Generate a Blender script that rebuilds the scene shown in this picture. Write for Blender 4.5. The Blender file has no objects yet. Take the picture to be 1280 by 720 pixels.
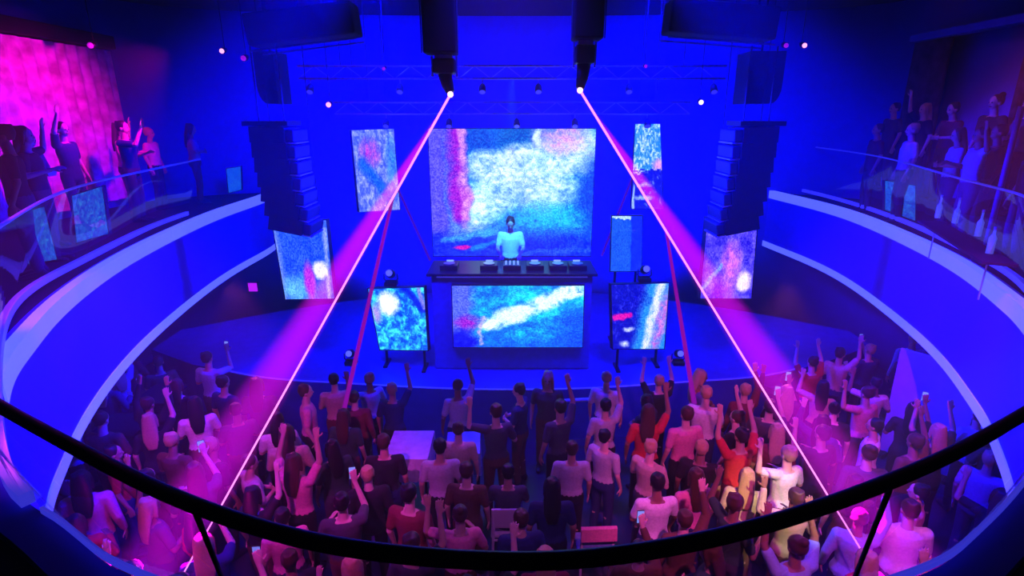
import bpy, bmesh, math, random
from mathutils import Vector, Matrix, noise
R = random.Random(11)
sc = bpy.context.scene
col = sc.collection
sc.view_settings.view_transform = 'Standard'
sc.view_settings.look = 'None'
sc.view_settings.exposure = 0.0
sc.view_settings.gamma = 1.0
sc.view_settings.use_curve_mapping = False
try:
    sc.cycles.use_denoising = True
    sc.cycles.max_bounces = 5
    sc.cycles.diffuse_bounces = 2
    sc.cycles.glossy_bounces = 2
    sc.cycles.transmission_bounces = 2
    sc.cycles.transparent_max_bounces = 12
    sc.cycles.volume_bounces = 0
    sc.cycles.sample_clamp_indirect = 3
    sc.cycles.caustics_reflective = False
    sc.cycles.caustics_refractive = False
except Exception:
    pass

# ------------------------------------------------------------------ camera
EYE = Vector((0, 0, 5.6)); PITCH = 0.30; F = 700.0
cam = bpy.data.cameras.new('camera'); cam.lens = F / 1280 * 36; cam.sensor_width = 36
cam.clip_start = 0.05; cam.clip_end = 100
co = bpy.data.objects.new('camera', cam); col.objects.link(co)
co.location = EYE; co.rotation_euler = (math.pi / 2 - PITCH, 0, 0)
sc.camera = co
CP, SP = math.cos(PITCH), math.sin(PITCH)
def ray(x, y):
    a = x - 640; b = 360 - y
    return Vector((a, F * CP + b * SP, b * CP - F * SP))
def at_z(x, y, z):
    r = ray(x, y); return EYE + r * ((z - EYE.z) / r.z)
def at_y(x, y, Y):
    r = ray(x, y); return EYE + r * (Y / r.y)
def at_x(x, y, X):
    r = ray(x, y); return EYE + r * (X / r.x)

# ------------------------------------------------------------------ materials
def lin(c):
    return tuple((v / 12.92 if v <= .04045 else ((v + .055) / 1.055) ** 2.4) for v in c)
MATS = {}
def mat(name, c, rough=.6, metal=0, emit=None, es=1.0, bump=0, scale=30, vary=.12, spec=.4):
    if name in MATS: return MATS[name]
    m = bpy.data.materials.new(name); m.use_nodes = True
    nt = m.node_tree; b = nt.nodes['Principled BSDF']
    b.inputs['Roughness'].default_value = rough; b.inputs['Metallic'].default_value = metal
    b.inputs['Specular IOR Level'].default_value = spec
    l = c
    tc = nt.nodes.new('ShaderNodeTexCoord'); nz = nt.nodes.new('ShaderNodeTexNoise')
    nz.inputs['Scale'].default_value = scale; nz.inputs['Detail'].default_value = 3
    nt.links.new(tc.outputs['Object'], nz.inputs['Vector'])
    rp = nt.nodes.new('ShaderNodeValToRGB')
    rp.color_ramp.elements[0].position = .3; rp.color_ramp.elements[1].position = .7
    rp.color_ramp.elements[0].color = (*[v * (1 - vary) for v in l], 1)
    rp.color_ramp.elements[1].color = (*[min(1, v * (1 + vary)) for v in l], 1)
    nt.links.new(nz.outputs['Fac'], rp.inputs['Fac']); nt.links.new(rp.outputs['Color'], b.inputs['Base Color'])
    if emit:
        b.inputs['Emission Color'].default_value = (*lin(emit), 1); b.inputs['Emission Strength'].default_value = es
    if bump:
        bp = nt.nodes.new('ShaderNodeBump'); bp.inputs['Strength'].default_value = bump
        nt.links.new(nz.outputs['Fac'], bp.inputs['Height']); nt.links.new(bp.outputs['Normal'], b.inputs['Normal'])
    MATS[name] = m; return m
def screen_mat(name, es):
    m = bpy.data.materials.new(name); m.use_nodes = True; nt = m.node_tree; nt.nodes.clear()
    o = nt.nodes.new('ShaderNodeOutputMaterial'); e = nt.nodes.new('ShaderNodeEmission')
    a = nt.nodes.new('ShaderNodeAttribute'); a.attribute_name = 'Col'
    e.inputs['Strength'].default_value = es
    nt.links.new(a.outputs['Color'], e.inputs['Color']); nt.links.new(e.outputs[0], o.inputs[0]); return m
def glass_mat(name, tint, refl):
    m = bpy.data.materials.new(name); m.use_nodes = True; nt = m.node_tree; nt.nodes.clear()
    o = nt.nodes.new('ShaderNodeOutputMaterial'); t = nt.nodes.new('ShaderNodeBsdfTransparent')
    g = nt.nodes.new('ShaderNodeBsdfGlossy'); g.inputs['Roughness'].default_value = .02
    t.inputs[0].default_value = (*tint, 1)
    lw = nt.nodes.new('ShaderNodeLayerWeight'); lw.inputs[0].default_value = .5
    pw = nt.nodes.new('ShaderNodeMath'); pw.operation = 'POWER'; pw.inputs[1].default_value = 4
    f = nt.nodes.new('ShaderNodeMapRange'); f.inputs['To Min'].default_value = refl; f.inputs['To Max'].default_value = .45
    nt.links.new(lw.outputs['Facing'], pw.inputs[0]); nt.links.new(pw.outputs[0], f.inputs['Value'])
    mx = nt.nodes.new('ShaderNodeMixShader')
    nt.links.new(f.outputs[0], mx.inputs[0]); nt.links.new(t.outputs[0], mx.inputs[1]); nt.links.new(g.outputs[0], mx.inputs[2])
    nt.links.new(mx.outputs[0], o.inputs[0]); return m

# ------------------------------------------------------------------ object helpers
def tag(o, label=None, cat=None, group=None, kind=None):
    if label: o['label'] = label
    if cat: o['category'] = cat
    if group: o['group'] = group
    if kind: o['kind'] = kind
    return o
def empty(name, loc=(0, 0, 0), rz=0):
    o = bpy.data.objects.new(name, None); col.objects.link(o)
    o.location = loc; o.rotation_euler = (0, 0, rz); o.empty_display_size = .2
    return o
def obj(name, bm, m, parent=None, smooth=False, loc=None):
    me = bpy.data.meshes.new(name); bm.to_mesh(me); bm.free()
    if smooth:
        for p in me.polygons: p.use_smooth = True
    for q in (m if isinstance(m, (list, tuple)) else [m]): me.materials.append(q)
    o = bpy.data.objects.new(name, me); col.objects.link(o)
    if parent: o.parent = parent
    if loc: o.location = loc
    return o
def box(bm, c, s, rot=None, bev=0):
    r = bmesh.ops.create_cube(bm, size=1)
    M = Matrix.Translation(Vector(c)) @ (rot.to_4x4() if rot else Matrix()) @ Matrix.Diagonal((*s, 1))
    vs = r['verts']; bmesh.ops.transform(bm, matrix=M, verts=vs)
    if bev:
        es = list({e for v in vs for e in v.link_edges})
        bmesh.ops.bevel(bm, geom=es, offset=bev, segments=2, affect='EDGES', profile=.6)
    return bm
def loft(bm, pts, rad, n=10, side=(1, 0, 0), cap=True, mi=0):
    pts = [Vector(p) for p in pts]; side = Vector(side); rings = []
    for i, p in enumerate(pts):
        d = (pts[min(i + 1, len(pts) - 1)] - pts[max(i - 1, 0)]).normalized()
        s = side - d * side.dot(d)
        if s.length < .05:
            s = Vector((0, 1, 0)); s = s - d * s.dot(d)
        s.normalize(); t = d.cross(s)
        r = rad[i] if isinstance(rad, (list, tuple)) else rad
        rx, ry = r if isinstance(r, (list, tuple)) else (r, r)
        rings.append([bm.verts.new(p + s * math.cos(a) * rx + t * math.sin(a) * ry) for a in [2 * math.pi * k / n for k in range(n)]])
    for A, B in zip(rings, rings[1:]):
        for k in range(n):
            f = bm.faces.new((A[k], A[(k + 1) % n], B[(k + 1) % n], B[k])); f.material_index = mi
    if cap:
        bm.faces.new(list(reversed(rings[0]))).material_index = mi; bm.faces.new(rings[-1]).material_index = mi
    return bm
def ball(bm, c, r, u=14, v=10):
    q = bmesh.ops.create_uvsphere(bm, u_segments=u, v_segments=v, radius=1)
    s = r if isinstance(r, (list, tuple)) else (r, r, r)
    bmesh.ops.transform(bm, matrix=Matrix.Translation(Vector(c)) @ Matrix.Diagonal((*s, 1)), verts=q['verts'])
    return bm
def capsule(bm, a, b, ra, rb, n=10):
    a = Vector(a); b = Vector(b)
    loft(bm, [a, a.lerp(b, .33), a.lerp(b, .66), b], [ra, ra * .67 + rb * .33, ra * .33 + rb * .67, rb], n)
    ball(bm, a, ra, 10, 8); ball(bm, b, rb, 10, 8)
def smoothline(pts, per=8):
    pts = [Vector(p) for p in pts]; out = []
    P = [pts[0] * 2 - pts[1]] + pts + [pts[-1] * 2 - pts[-2]]
    for i in range(1, len(P) - 2):
        a, b, c, d = P[i - 1:i + 3]
        for k in range(per):
            t = k / per
            out.append(.5 * (2 * b + (c - a) * t + (2 * a - 5 * b + 4 * c - d) * t * t + (3 * b - a - 3 * c + d) * t ** 3))
    out.append(pts[-1]); return out
def relax(L, it):
    L = [p.copy() for p in L]
    for _ in range(it): L = [L[0]] + [(L[i - 1] + L[i] * 2 + L[i + 1]) / 4 for i in range(1, len(L) - 1)] + [L[-1]]
    return L
def ribbon(bm, A, B):
    va = [bm.verts.new(p) for p in A]; vb = [bm.verts.new(p) for p in B]
    for i in range(len(A) - 1): bm.faces.new((va[i], va[i + 1], vb[i + 1], vb[i]))
def sweep(bm, line, prof):
    """prof: (offset outwards in plan, dz) corner list, closed, swept along a plan line"""
    rings = []
    for i, p in enumerate(line):
        d = line[min(i + 1, len(line) - 1)] - line[max(i - 1, 0)]; d.z = 0; d.normalize()
        nrm = Vector((-d.y, d.x, 0))
        rings.append([bm.verts.new(p + nrm * o + Vector((0, 0, z))) for o, z in prof])
    n = len(prof)
    for A, B in zip(rings, rings[1:]):
        for k in range(n): bm.faces.new((A[k], A[(k + 1) % n], B[(k + 1) % n], B[k]))
    bm.faces.new(rings[0]); bm.faces.new(list(reversed(rings[-1])))
    bmesh.ops.recalc_face_normals(bm, faces=bm.faces)

# ------------------------------------------------------------------ light helpers
def look(o, target):
    o.rotation_euler = (Vector(target) - o.location).to_track_quat('-Z', 'Y').to_euler()
def spot(name, loc, target, color, power, deg, blend=.5, radius=.05, falloff=None):
    l = bpy.data.lights.new(name, 'SPOT'); l.color = color; l.energy = power
    l.spot_size = math.radians(deg); l.spot_blend = blend; l.shadow_soft_size = radius
    if falloff:
        l.use_nodes = True; nt = l.node_tree
        e = next(n for n in nt.nodes if n.type == 'EMISSION')
        fo = nt.nodes.new('ShaderNodeLightFalloff'); fo.inputs['Strength'].default_value = 1
        fo.inputs['Smooth'].default_value = .2
        nt.links.new(fo.outputs[falloff], e.inputs['Strength'])
    o = bpy.data.objects.new(name, l); col.objects.link(o); o.location = loc; look(o, target); return o
def area(name, loc, target, color, power, sx, sy, spread=180):
    l = bpy.data.lights.new(name, 'AREA'); l.shape = 'RECTANGLE'; l.size = sx; l.size_y = sy
    l.color = color; l.energy = power; l.spread = math.radians(spread)
    o = bpy.data.objects.new(name, l); col.objects.link(o); o.location = loc; look(o, target); return o

#%%SHELL
M_wall = mat('painted_wall', (.05, .05, .6), .85, scale=3, vary=.04)
M_dark = mat('black_wall', (.02, .02, .025), .9, scale=4)
M_floor = mat('dark_floor', (.05, .05, .06), .35, scale=6)
M_fascia = mat('blue_painted_fascia', (.04, .04, .62), .6, scale=2, vary=.05)
M_black = mat('black_metal', (.006, .006, .008), .4, scale=40)
M_matte = mat('matte_black', (.008, .008, .012), .8, scale=20)
M_carpet = mat('black_carpet', (.004, .004, .005), .95, scale=80, bump=.3)
M_alu = mat('aluminium', (.6, .6, .65), .3, .9, scale=15)
M_strip = mat('light_strip', (.6, .6, .8), .5, emit=(.40, .47, 1.0), es=.85, scale=1.2)
M_strip2 = mat('thin_trim_glow', (.5, .5, .7), .5, emit=(.24, .24, .95), es=.6, scale=2)
Z0, ZB, ZL, ZR = 0.0, 3.75, 2.41, 4.85
YB, YF, XW, ZC = 15.0, -3.0, 8.6, 7.9

def shell(name, c, s, m):
    bm = bmesh.new(); box(bm, c, s); return tag(obj(name, bm, m), kind='structure')
shell('floor', (0, 6, -.1), (19, 20, .2), M_floor)
shell('ceiling', (0, 6, ZC + .1), (19, 20, .2), M_dark)
bm = bmesh.new(); arc = [Vector((-XW * math.cos(t), 8.0 + 7.0 * math.sin(t) ** .25, 0)) for t in [math.pi * (i + .001) / 48.002 for i in range(49)]]
sweep(bm, list(reversed(arc)), [(0, 0), (0, 8.0), (-.2, 8.0), (-.2, 0)])
tag(obj('wall_back', bm, M_wall, smooth=True), kind='structure')
shell('wall_left', (-XW - .1, 6, 4), (.2, 18.4, 8.2), M_dark)
shell('wall_right', (XW + .1, 6, 4), (.2, 18.4, 8.2), M_dark)
shell('wall_rear', (0, YF - .1, 4), (19, .2, 8.2), M_dark)

# plan of the oval opening (left side first, stage end -> near centre -> right stage end)
UL = [(329,245),(269,264),(181,304),(118,341),(67,381),(33,420),(0,466)]
UR = [(1280,388),(1253,365),(1203,328),(1135,294),(1051,260),(961,239)]
NL = [(0,592),(62,645),(110,685),(160,720)]
NRt = [(1155,720),(1210,680),(1262,630)]
plan = [at_z(x, y, ZB) for x, y in UL] + [at_z(x, y, ZB) for x, y in NL] + [Vector((-.8, 1.62, ZB)), Vector((0, 1.52, ZB)), Vector((.8, 1.62, ZB))]
plan += [at_z(x, y, ZB) for x, y in NRt] + [Vector((2.95, 2.7, ZB)), Vector((3.75, 3.35, ZB)), Vector((4.4, 4.15, ZB))] + [at_z(x, y, ZB) for x, y in UR]
plan = [Vector((-6.2, 14.9, ZB))] + plan + [Vector((6.6, 14.95, ZB))]
line = relax(smoothline(plan, 8), 14)
lo = [p + Vector((0, 0, ZL - ZB)) for p in line]
# balcony slab: fascia wall + deck + underside
bm = bmesh.new()
sweep(bm, line, [(0, 0), (0, ZL - ZB), (-.16, ZL - ZB), (-.16, 0)])
tag(obj('wall_balcony_fascia', bm, M_fascia, smooth=False), kind='structure')
def outer(p):
    c = Vector((0, 7)); d = Vector((p.x, p.y)) - c
    t = min((XW / abs(d.x)) if abs(d.x) > 1e-6 else 1e9, ((YB - 7) / d.y) if d.y > 1e-6 else 1e9, ((YF - 7) / d.y) if d.y < -1e-6 else 1e9)
    q = c + d * t; return Vector((q.x, q.y, p.z))
bm = bmesh.new()
dk = [p + Vector((0, 0, -.05)) for p in line]
ribbon(bm, dk, [outer(p) for p in dk]); dl = [p + Vector((0, 0, -.25)) for p in dk]
ribbon(bm, dl, [outer(p) for p in dl])
tag(obj('floor_balcony', bm, M_carpet), kind='structure')
bm = bmesh.new(); dl = [p + Vector((0, 0, ZL + .02 - ZB)) for p in line]
ribbon(bm, dl, [outer(p) for p in dl]); tag(obj('ceiling_under_balcony', bm, M_dark), kind='structure')
# light strips on the fascia, built along their own stretches
def part_line(L, i0, i1): return L[i0:i1]
nleft = 8 * 7 + 6
NA = 8 * 7 + 2; NB = len(line) - 8 * 7 - 1
for i, (L, p0, p1) in enumerate(((line[:NA], .02, -.17), (line[NB:], .02, -.17), (lo[:NA + 6], .07, -.07), (lo[NB - 12:], .07, -.07))):
    bm = bmesh.new(); sweep(bm, L, [(.015, p0), (.015, p1), (-.1, p1), (-.1, p0)])
    tag(obj('trim_%d' % (i + 1), bm, M_strip), kind='structure')
#%%RAIL
# top rail line
TL = [(250,199),(170,216),(100,232),(50,252),(0,283)]
NRr = [(0,508),(100,563),(200,614),(320,659),(450,688),(640,703),(800,691),(960,656),(1100,607),(1200,563),(1280,517)]
TR = [(1280,245),(1250,236),(1180,218),(1100,195),(1004,182)]
rl = [at_z(x, y, ZR) for x, y in TL] + [Vector((-3.05, 2.95, ZR)), at_z(-150, 415, ZR), at_z(-80, 460, ZR)] + [at_z(x, y, ZR) for x, y in NRr]
rl += [at_z(1360, 468, ZR), at_z(1430, 422, ZR), Vector((3.2, 3.05, ZR)), Vector((4.3, 4.4, ZR))] + [at_z(x, y, ZR) for x, y in TR]
rail = relax(smoothline(rl, 8), 14)
M_glass = glass_mat('clear_glass', (.93, .95, 1.0), .05)
iL = 8 * 6; iR = len(rail) - 1 - 8 * 5      # side / near limits along the rail
GL = [(316,240),(235,267),(181,287),(101,328),(44,358),(0,405)]
GR = [(1280,353),(1203,311),(1135,279),(1051,250),(964,230)]
gl = [Vector((-6.3, 14.2, ZB))] + [at_z(x, y, ZB + .04) for x, y in GL] + [p + Vector((0, 0, .03)) for p in plan[8:-7]] + [at_z(x, y, ZB + .04) for x, y in GR] + [Vector((6.7, 14.3, ZB))]
gbase = relax(smoothline(gl, 8), 14)
def base_line(pts):
    out = []; C = Vector((0, 6.0))
    def ang(p): return math.atan2(p.x - C.x, -(p.y - C.y))
    for p in pts:
        a = ang(p); best = None
        for q, r in zip(gbase, gbase[1:]):
            A, B = ang(q), ang(r)
            if A <= a <= B and B > A: best = q.lerp(r, (a - A) / (B - A)); break
        if best is None: best = min((gbase[0], gbase[-1]), key=lambda q: (q.xy - p.xy).length)
        out.append(Vector((best.x, best.y, ZB + .04)))
    return out
def balustrade(pts, label, rr, mrail, trim_m, cw=.03):
    t = empty('glass_balustrade', pts[len(pts) // 2] * 1.0 - Vector((0, 0, ZR - ZB)))
    inv = Matrix.Translation(-t.location)
    b = base_line(pts)
    bm = bmesh.new(); loft(bm, [inv @ p for p in pts], rr, 12, side=(0, 0, 1)); obj('handrail', bm, mrail, t, True)
    # each pane separately, with thickness
    n = len(pts); k = 12
    for i in range(0, n - 1, k):
        j = min(i + k, n - 1)
        if j - i < 2: continue
        bm = bmesh.new()
        A = [inv @ p for p in pts[i:j + 1]]; B = [inv @ p for p in b[i:j + 1]]
        A[0] = A[0].lerp(A[1], .06); B[0] = B[0].lerp(B[1], .06); A[-1] = A[-1].lerp(A[-2], .06); B[-1] = B[-1].lerp(B[-2], .06)
        ribbon(bm, A, B); obj('glass_pane', bm, M_glass, t, True)
    bm = bmesh.new(); sweep(bm, [inv @ p for p in b], [(cw, -.02), (cw, cw * 1.6), (-cw, cw * 1.6), (-cw, -.02)]); obj('base_channel', bm, trim_m, t)
    return tag(t, label, 'balustrade'), b
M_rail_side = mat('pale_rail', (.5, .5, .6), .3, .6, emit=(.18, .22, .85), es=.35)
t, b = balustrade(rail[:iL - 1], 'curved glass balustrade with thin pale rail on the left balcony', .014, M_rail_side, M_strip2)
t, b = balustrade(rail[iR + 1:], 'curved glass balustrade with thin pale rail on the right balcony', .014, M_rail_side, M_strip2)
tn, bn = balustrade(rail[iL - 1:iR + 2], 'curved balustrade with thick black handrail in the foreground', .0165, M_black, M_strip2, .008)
inv = Matrix.Translation(-tn.location)
for (x0, y0, x1, y1, z1) in ((245, 652, 288, 748, 4.25), (1112, 622, 1062, 738, 4.25)):
    bm = bmesh.new(); loft(bm, [inv @ at_z(x0, y0 - 10, ZR - .01), inv @ at_z(x1, y1, z1)], .006, 8); obj('post', bm, M_black, tn, True)

#%%STAGE
SZ = 1.0
def stagefront():
    pts = [at_z(x, y, SZ) for x, y in ((330,473),(430,480),(540,486),(640,488),(740,486),(850,479),(960,470))]
    return smoothline([Vector((-6.2, 9.9, SZ))] + pts + [Vector((6.3, 10.1, SZ))], 6)
sf = stagefront(); sf = [Vector((-7.4, 10.6, SZ))] + sf + [Vector((7.5, 10.8, SZ))]
M_stage = mat('stage_paint', (.03, .03, .35), .5, scale=5)
bm = bmesh.new(); back = [Vector((p.x, 11.2 + 3.5 * (1 - (p.x / 8) ** 2), SZ)) for p in sf]; ribbon(bm, sf, back)
low = [Vector((p.x, p.y, 0)) for p in sf]; ribbon(bm, low, sf)
tag(obj('stage_platform', bm, M_stage), 'low curved stage platform in front of the crowd carrying booth and screens', 'stage')
bm = bmesh.new(); sweep(bm, [p + Vector((0, 0, 0)) for p in sf[4:-4]], [(.01, .01), (.01, -.07), (.05, -.07), (.05, .01)])
tag(obj('stage_edge_strip', bm, mat('stage_edge_glow', (.4, .4, .7), .4, emit=(.2, .17, .8), es=.5)), 'thin pale light strip along the curved front edge of the stage', 'light strip')
#%%SCREENS
def N(u, v, s, seed=0, o=4):
    return .42 * noise.fractal(Vector((u * s + seed * 7.3, v * s + seed * 3.1, seed * 1.7)), 1.0, 2.0, o) + .5
def mixc(a, b, t):
    t = max(0, min(1, t)); return tuple(x * (1 - t) + y * t for x, y in zip(a, b))
def blob(u, v, cu, cv, ru, rv): return max(0, 1 - ((u - cu) / ru) ** 2 - ((v - cv) / rv) ** 2)
def band(u, v, a, b, w):
    ax, ay = a; bx, by = b; dx, dy = bx - ax, by - ay; t = max(0, min(1, ((u - ax) * dx + (v - ay) * dy) / (dx * dx + dy * dy)))
    d = math.hypot(u - ax - dx * t, v - ay - dy * t); return max(0, 1 - (d / w) ** 2)
BL, DK, CY, WH, PK, LV = (.02,.22,.9), (0,.06,.88), (.08,.74,.92), (.88,1,1), (.78,.16,.98), (.5,.48,.95)
def p_main(u, v):
    n = N(u, v, 4, 1); f = N(u, v, 34, 2, 3); g = N(u * .6 + v * .5, v, 9, 5)
    c = mixc((.05,.42,.92), (.25,.88,.92), (n - .35) * 1.5 + (f - .5) * 1.1)
    c = mixc(c, (0,.35,.8), blob(u, v, .55, .93, .17, .16) * 1.6); c = mixc(c, (0,.3,.85), blob(u, v, .3, .92, .13, .14) * 1.3)
    w = max(blob(u, v, .47, .66, .26, .16), band(u, v, (.3,.45), (.9,.8), .17), band(u, v, (.35,.72), (.97,.86), .15), blob(u, v, .68, .55, .28, .24)*.9, band(u, v, (.15,.2), (.45,.45), .12) * .7)
    c = mixc(c, WH, min(1, w * 1.25) * (.78 + (g - .5) * .5 + (f - .5) * .9))
    c = mixc(c, (.85,.62,.98), blob(u, v, .8, .96, .2, .2) * (.3 + f)); c = mixc(c, WH, blob(u, v, .66, .94, .02, .1))
    c = mixc(c, BL, blob(u, v, 1.02, .5, .14, .45) * (.4 + f)); c = mixc(c, CY, blob(u, v, .72, .32, .3, .14) * (f * 1.4))
    if u < .16: c = mixc(c, (.35,.32,.95), (.16 - u) * 14 * (.7 + f * .5))
    s = band(u, v, (.165, 1), (.185, .3), .075)
    c = mixc(c, (.62,.1,.86), s * 1.1 * (.4 + n * .6 + f * .5)); c = mixc(c, (.92,.66,.92), band(u, v, (.195, 1), (.215, .25), .035) * (.15 + f * 1.1))
    lowm = max(0, min(1, (.24 - v + (n - .5) * .16) * 9)); c = mixc(c, (.0,.12,.95), lowm * .85)
    c = mixc(c, (.25,.7,1), band(u, v, (0.08,.14), (.4,.21), .035) * (f + .2)); c = mixc(c, (.1,.3,1), band(u, v, (.55,.03), (1,.05), .03))
    c = mixc(c, (.85,.1,.75), blob(u, v, .18, .07, .07, .025) * 1.6); c = mixc(c, (.05,.5,1), band(u, v, (.25,.05), (.45,.14), .025))
    return c
def p_lc(u, v):
    n = N(u, v, 4, 11); f = N(u * 1.6, v, 14, 12, 3)
    c = mixc((0,.42,.9), (.1,.9,.93), (n - .3) * 2 + (f - .5) * 1.2)
    c = mixc(c, WH, band(u, v, (.3,.38), (.92,.92), .13) * (1.2 + (f - .5) * 2)); c = mixc(c, WH, blob(u, v, .45, .52, .16, .16) * (.8 + f))
    c = mixc(c, (0,.3,.98), max(0, (.2 - v)) * 4 + blob(u, v, .98, .35, .25, .45) * .9)
    if u < .2: c = mixc(c, (.32,.4,.95), (.2 - u) * 12)
    c = mixc(c, (.6,.12,.85), blob(u, v, .12, .4, .13, .17) * (f * 1.4 + .2)); c = mixc(c, (0,.05,.9), blob(u, v, .05, .08, .16, .25) * 1.4)
    return mixc(c, (.8,.7,1), band(u, v, (.21,.05), (.22,.5), .025) * f * 1.6)
def p_ll(u, v):
    n = N(u, v, 5, 21); f = N(u, v, 16, 22, 3); c = mixc((0,.3,.92), (.25,.9,.95), (n - .3) * 1.8 + (f - .5) * 2)
    c = mixc(c, (.95,1,1), blob(u, v, .33, .76, .24, .24) * (1 + f)); c = mixc(c, DK, band(u, v, (.66,1), (.95,.66), .08) * (.4 + f))
    c = mixc(c, (.7,.6,1), blob(u, v, .08, .6, .12, .2)); return mixc(c, (.5,.5,1), band(u, v, (.9,1), (.97,.7), .05))
def p_lr(u, v):
    n = N(u, v, 5, 31); f = N(u, v, 14, 32, 3); c = mixc((0,.02,.75), (.2,.2,.95), (f - .5) * 2)
    d = u - v * .25; c = mixc(c, (.15,.55,.95), (d - .28) * 5 * (.5 + n)); c = mixc(c, (.85,.88,1), blob(d, v, .62, .5, .12, 2) * (.3 + f * 1.5)); c = mixc(c, (.78,.45,.9), blob(d, v, .8, .4, .14, .8) * (f * 1.7))
    c = mixc(c, (.85,.05,.7), band(u, v, (0.05,.5), (.33,.53), .06) * 1.3); return mixc(c, (.8,.85,1), blob(u, v, .22, .08, .13, .07) + blob(u, v, .3, .3, .12, .05))
def p_ul(u, v):
    n = N(u, v, 5, 41); f = N(u, v, 16, 42, 3); c = mixc((.28,.38,.92), (.62,.68,.95), (f - .4) * 2.5)
    c = mixc(c, (.75,.25,.8), blob(u, v, .38, .72, .3, .22) * (f * 1.3 + .1)); c = mixc(c, (.05,.35,.9), band(u, v, (.2,.6), (.75,.15), .13)); return mixc(c, (.1,.55,.9), blob(u, v, .9, .6, .2, .4) * f)
def p_ur(u, v):
    f = N(u, v * 2, 14, 52, 3); n = N(u, v, 5, 50)
    if v > .47: return mixc(mixc((.1,.5,.85), (.75,.88,1), (f - .38) * 3.2), (.9,.6,1), blob(u, v, .9, .52, .3, .1))
    return mixc((.02,.05,.85), (.6,.75,1), max(blob(u, v, .35, .14, .45, .04), blob(u, v, .4, .28, .3, .035) * .8, blob(u, v, .2, .44, .3, .02), (f - .62) * 3, band(u, v, (.05, 0), (.05, .25), .05)))
def p_rm(u, v):
    c = mixc((.04,.3,.9), (.10,.36,.9), N(u, v, 5, 60)); c = mixc(c, (.7,.85,1), 1 if v > .95 else 0); return mixc(c, (.02,.15,.98), (u - .62) * 20)
def p_wl(u, v):
    n = N(u, v, 4, 71); c = mixc((.06,.25,.98), (.2,.4,.98), n); c = mixc(c, (.45,.55,1), max(0, .12 - u) * 8 + max(0, v - .93) * 10)
    c = mixc(c, (.4,.75,1), blob(u, v, .3, .15, .4, .22) * n * 1.8); c = mixc(c, (.75,.2,.9), blob(u, v, .55, .25, .14, .3) * 1.3); return mixc(c, (.95,.92,1), blob(u, v, .78, .38, .16, .14) * 1.5 + band(u, v, (.9,0), (.95,.9), .05) * .5)
def p_wr(u, v):
    n = N(u, v, 6, 81); f = N(u, v, 14, 82, 3); c = mixc((.2,.14,.88), (.48,.4,.97), (n - .3) * 1.8); c = mixc(c, (.9,.45,.98), blob(u, v, .55, .4, .25, .4) * (.4 + f)); c = mixc(c, (1,.9,1), blob(u, v, .82, .22, .16, .16) * (1 + f))
    return mixc(c, (.5,.65,1), band(u, v, (0,.1), (.35,.4), .04) * .9)
M_scr = screen_mat('led_picture', 1.35); M_frame = mat('screen_frame', (.02, .02, .03), .4)
R2 = random.Random(5)
def screen(name, quad, fn, label, cat='screen', nu=70, nv=56, depth=.09, fr=.012, group=None, M=None, mount='hang'):
    """quad: TL, TR, BR, BL world points of the lit face"""
    TLq, TRq, BRq, BLq = [Vector(q) for q in quad]
    c = (TLq + TRq + BRq + BLq) / 4; n_ = (TRq - TLq).cross(BLq - TLq).normalized()
    if n_.y > 0: n_ = -n_
    root = empty(name, (c.x, c.y, min(BLq.z, BRq.z)))
    o = Vector(root.location); bm = bmesh.new(); lay = bm.loops.layers.float_color.new('Col'); g = []
    for j in range(nv + 1):
        for i in range(nu + 1):
            u, v = i / nu, j / nv
            g.append(bm.verts.new(BLq.lerp(BRq, u).lerp(TLq.lerp(TRq, u), v) - o))
    for j in range(nv):
        for i in range(nu):
            k = j * (nu + 1) + i; f = bm.faces.new((g[k], g[k + 1], g[k + nu + 2], g[k + nu + 1]))
            uu, vv = (i + .5) / nu, (j + .5) / nv; cc = fn(uu + (N(uu, vv, 6, 200, 3) - .5) * .07, vv + (N(uu, vv, 6, 207, 3) - .5) * .07); jt = R2.uniform(-.12, .12); cc = tuple(max(0, min(1, q + jt * k)) for q, k in zip(cc, (1, 1, .4)))
            for lp in f.loops: lp[lay] = (*lin(cc), 1)
    obj('display', bm, M or M_scr, root)
    # housing: tray with a rim round the picture
    bm = bmesh.new(); q = [TLq, TRq, BRq, BLq]; cen = c
    def grow(p, e):
        ux = (TRq - TLq).normalized(); uz = (TLq - BLq).normalized(); d = p - cen
        return p + ux * e * (1 if d.dot(ux) > 0 else -1) + uz * e * (1 if d.dot(uz) > 0 else -1) - o
    fo = [bm.verts.new(grow(p, fr) + n_ * .012) for p in q]; fi = [bm.verts.new(grow(p, 0) + n_ * .012) for p in q]
    bo = [bm.verts.new(grow(p, fr) - n_ * depth) for p in q]; fb = [bm.verts.new(grow(p, 0) - n_ * .05) for p in q]
    for k in range(4):
        m = (k + 1) % 4
        bm.faces.new((fo[k], fo[m], fi[m], fi[k])); bm.faces.new((fi[k], fi[m], fb[m], fb[k])); bm.faces.new((fo[m], fo[k], bo[k], bo[m]))
    bm.faces.new(bo); bm.faces.new(fb)
    obj('housing', bm, M_frame, root)
    w = (TLq - TRq).length; ux = (TRq - TLq).normalized()
    if mount == 'hang':
        for k in (-.35, .35):
            q = (TLq + TRq) / 2 + ux * w * k - n_ * .05; bm = bmesh.new(); loft(bm, [q - o, Vector((q.x, q.y, ZC)) - o], .006, 5); obj('hanging_cable', bm, M_black, root)
    elif mount is not None:
        for k in (-.35, .35):
            q = (BLq + BRq) / 2 + ux * w * k - n_ * .06; bm = bmesh.new(); loft(bm, [q - o, Vector((q.x, q.y, mount)) - o], .025, 8); obj('leg', bm, M_black, root)
            bm = bmesh.new(); box(bm, Vector((q.x, q.y, mount + .02)) - o, (.08, .4, .04), None, .01); obj('foot', bm, M_black, root)
    return tag(root, label, cat, group)
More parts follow.
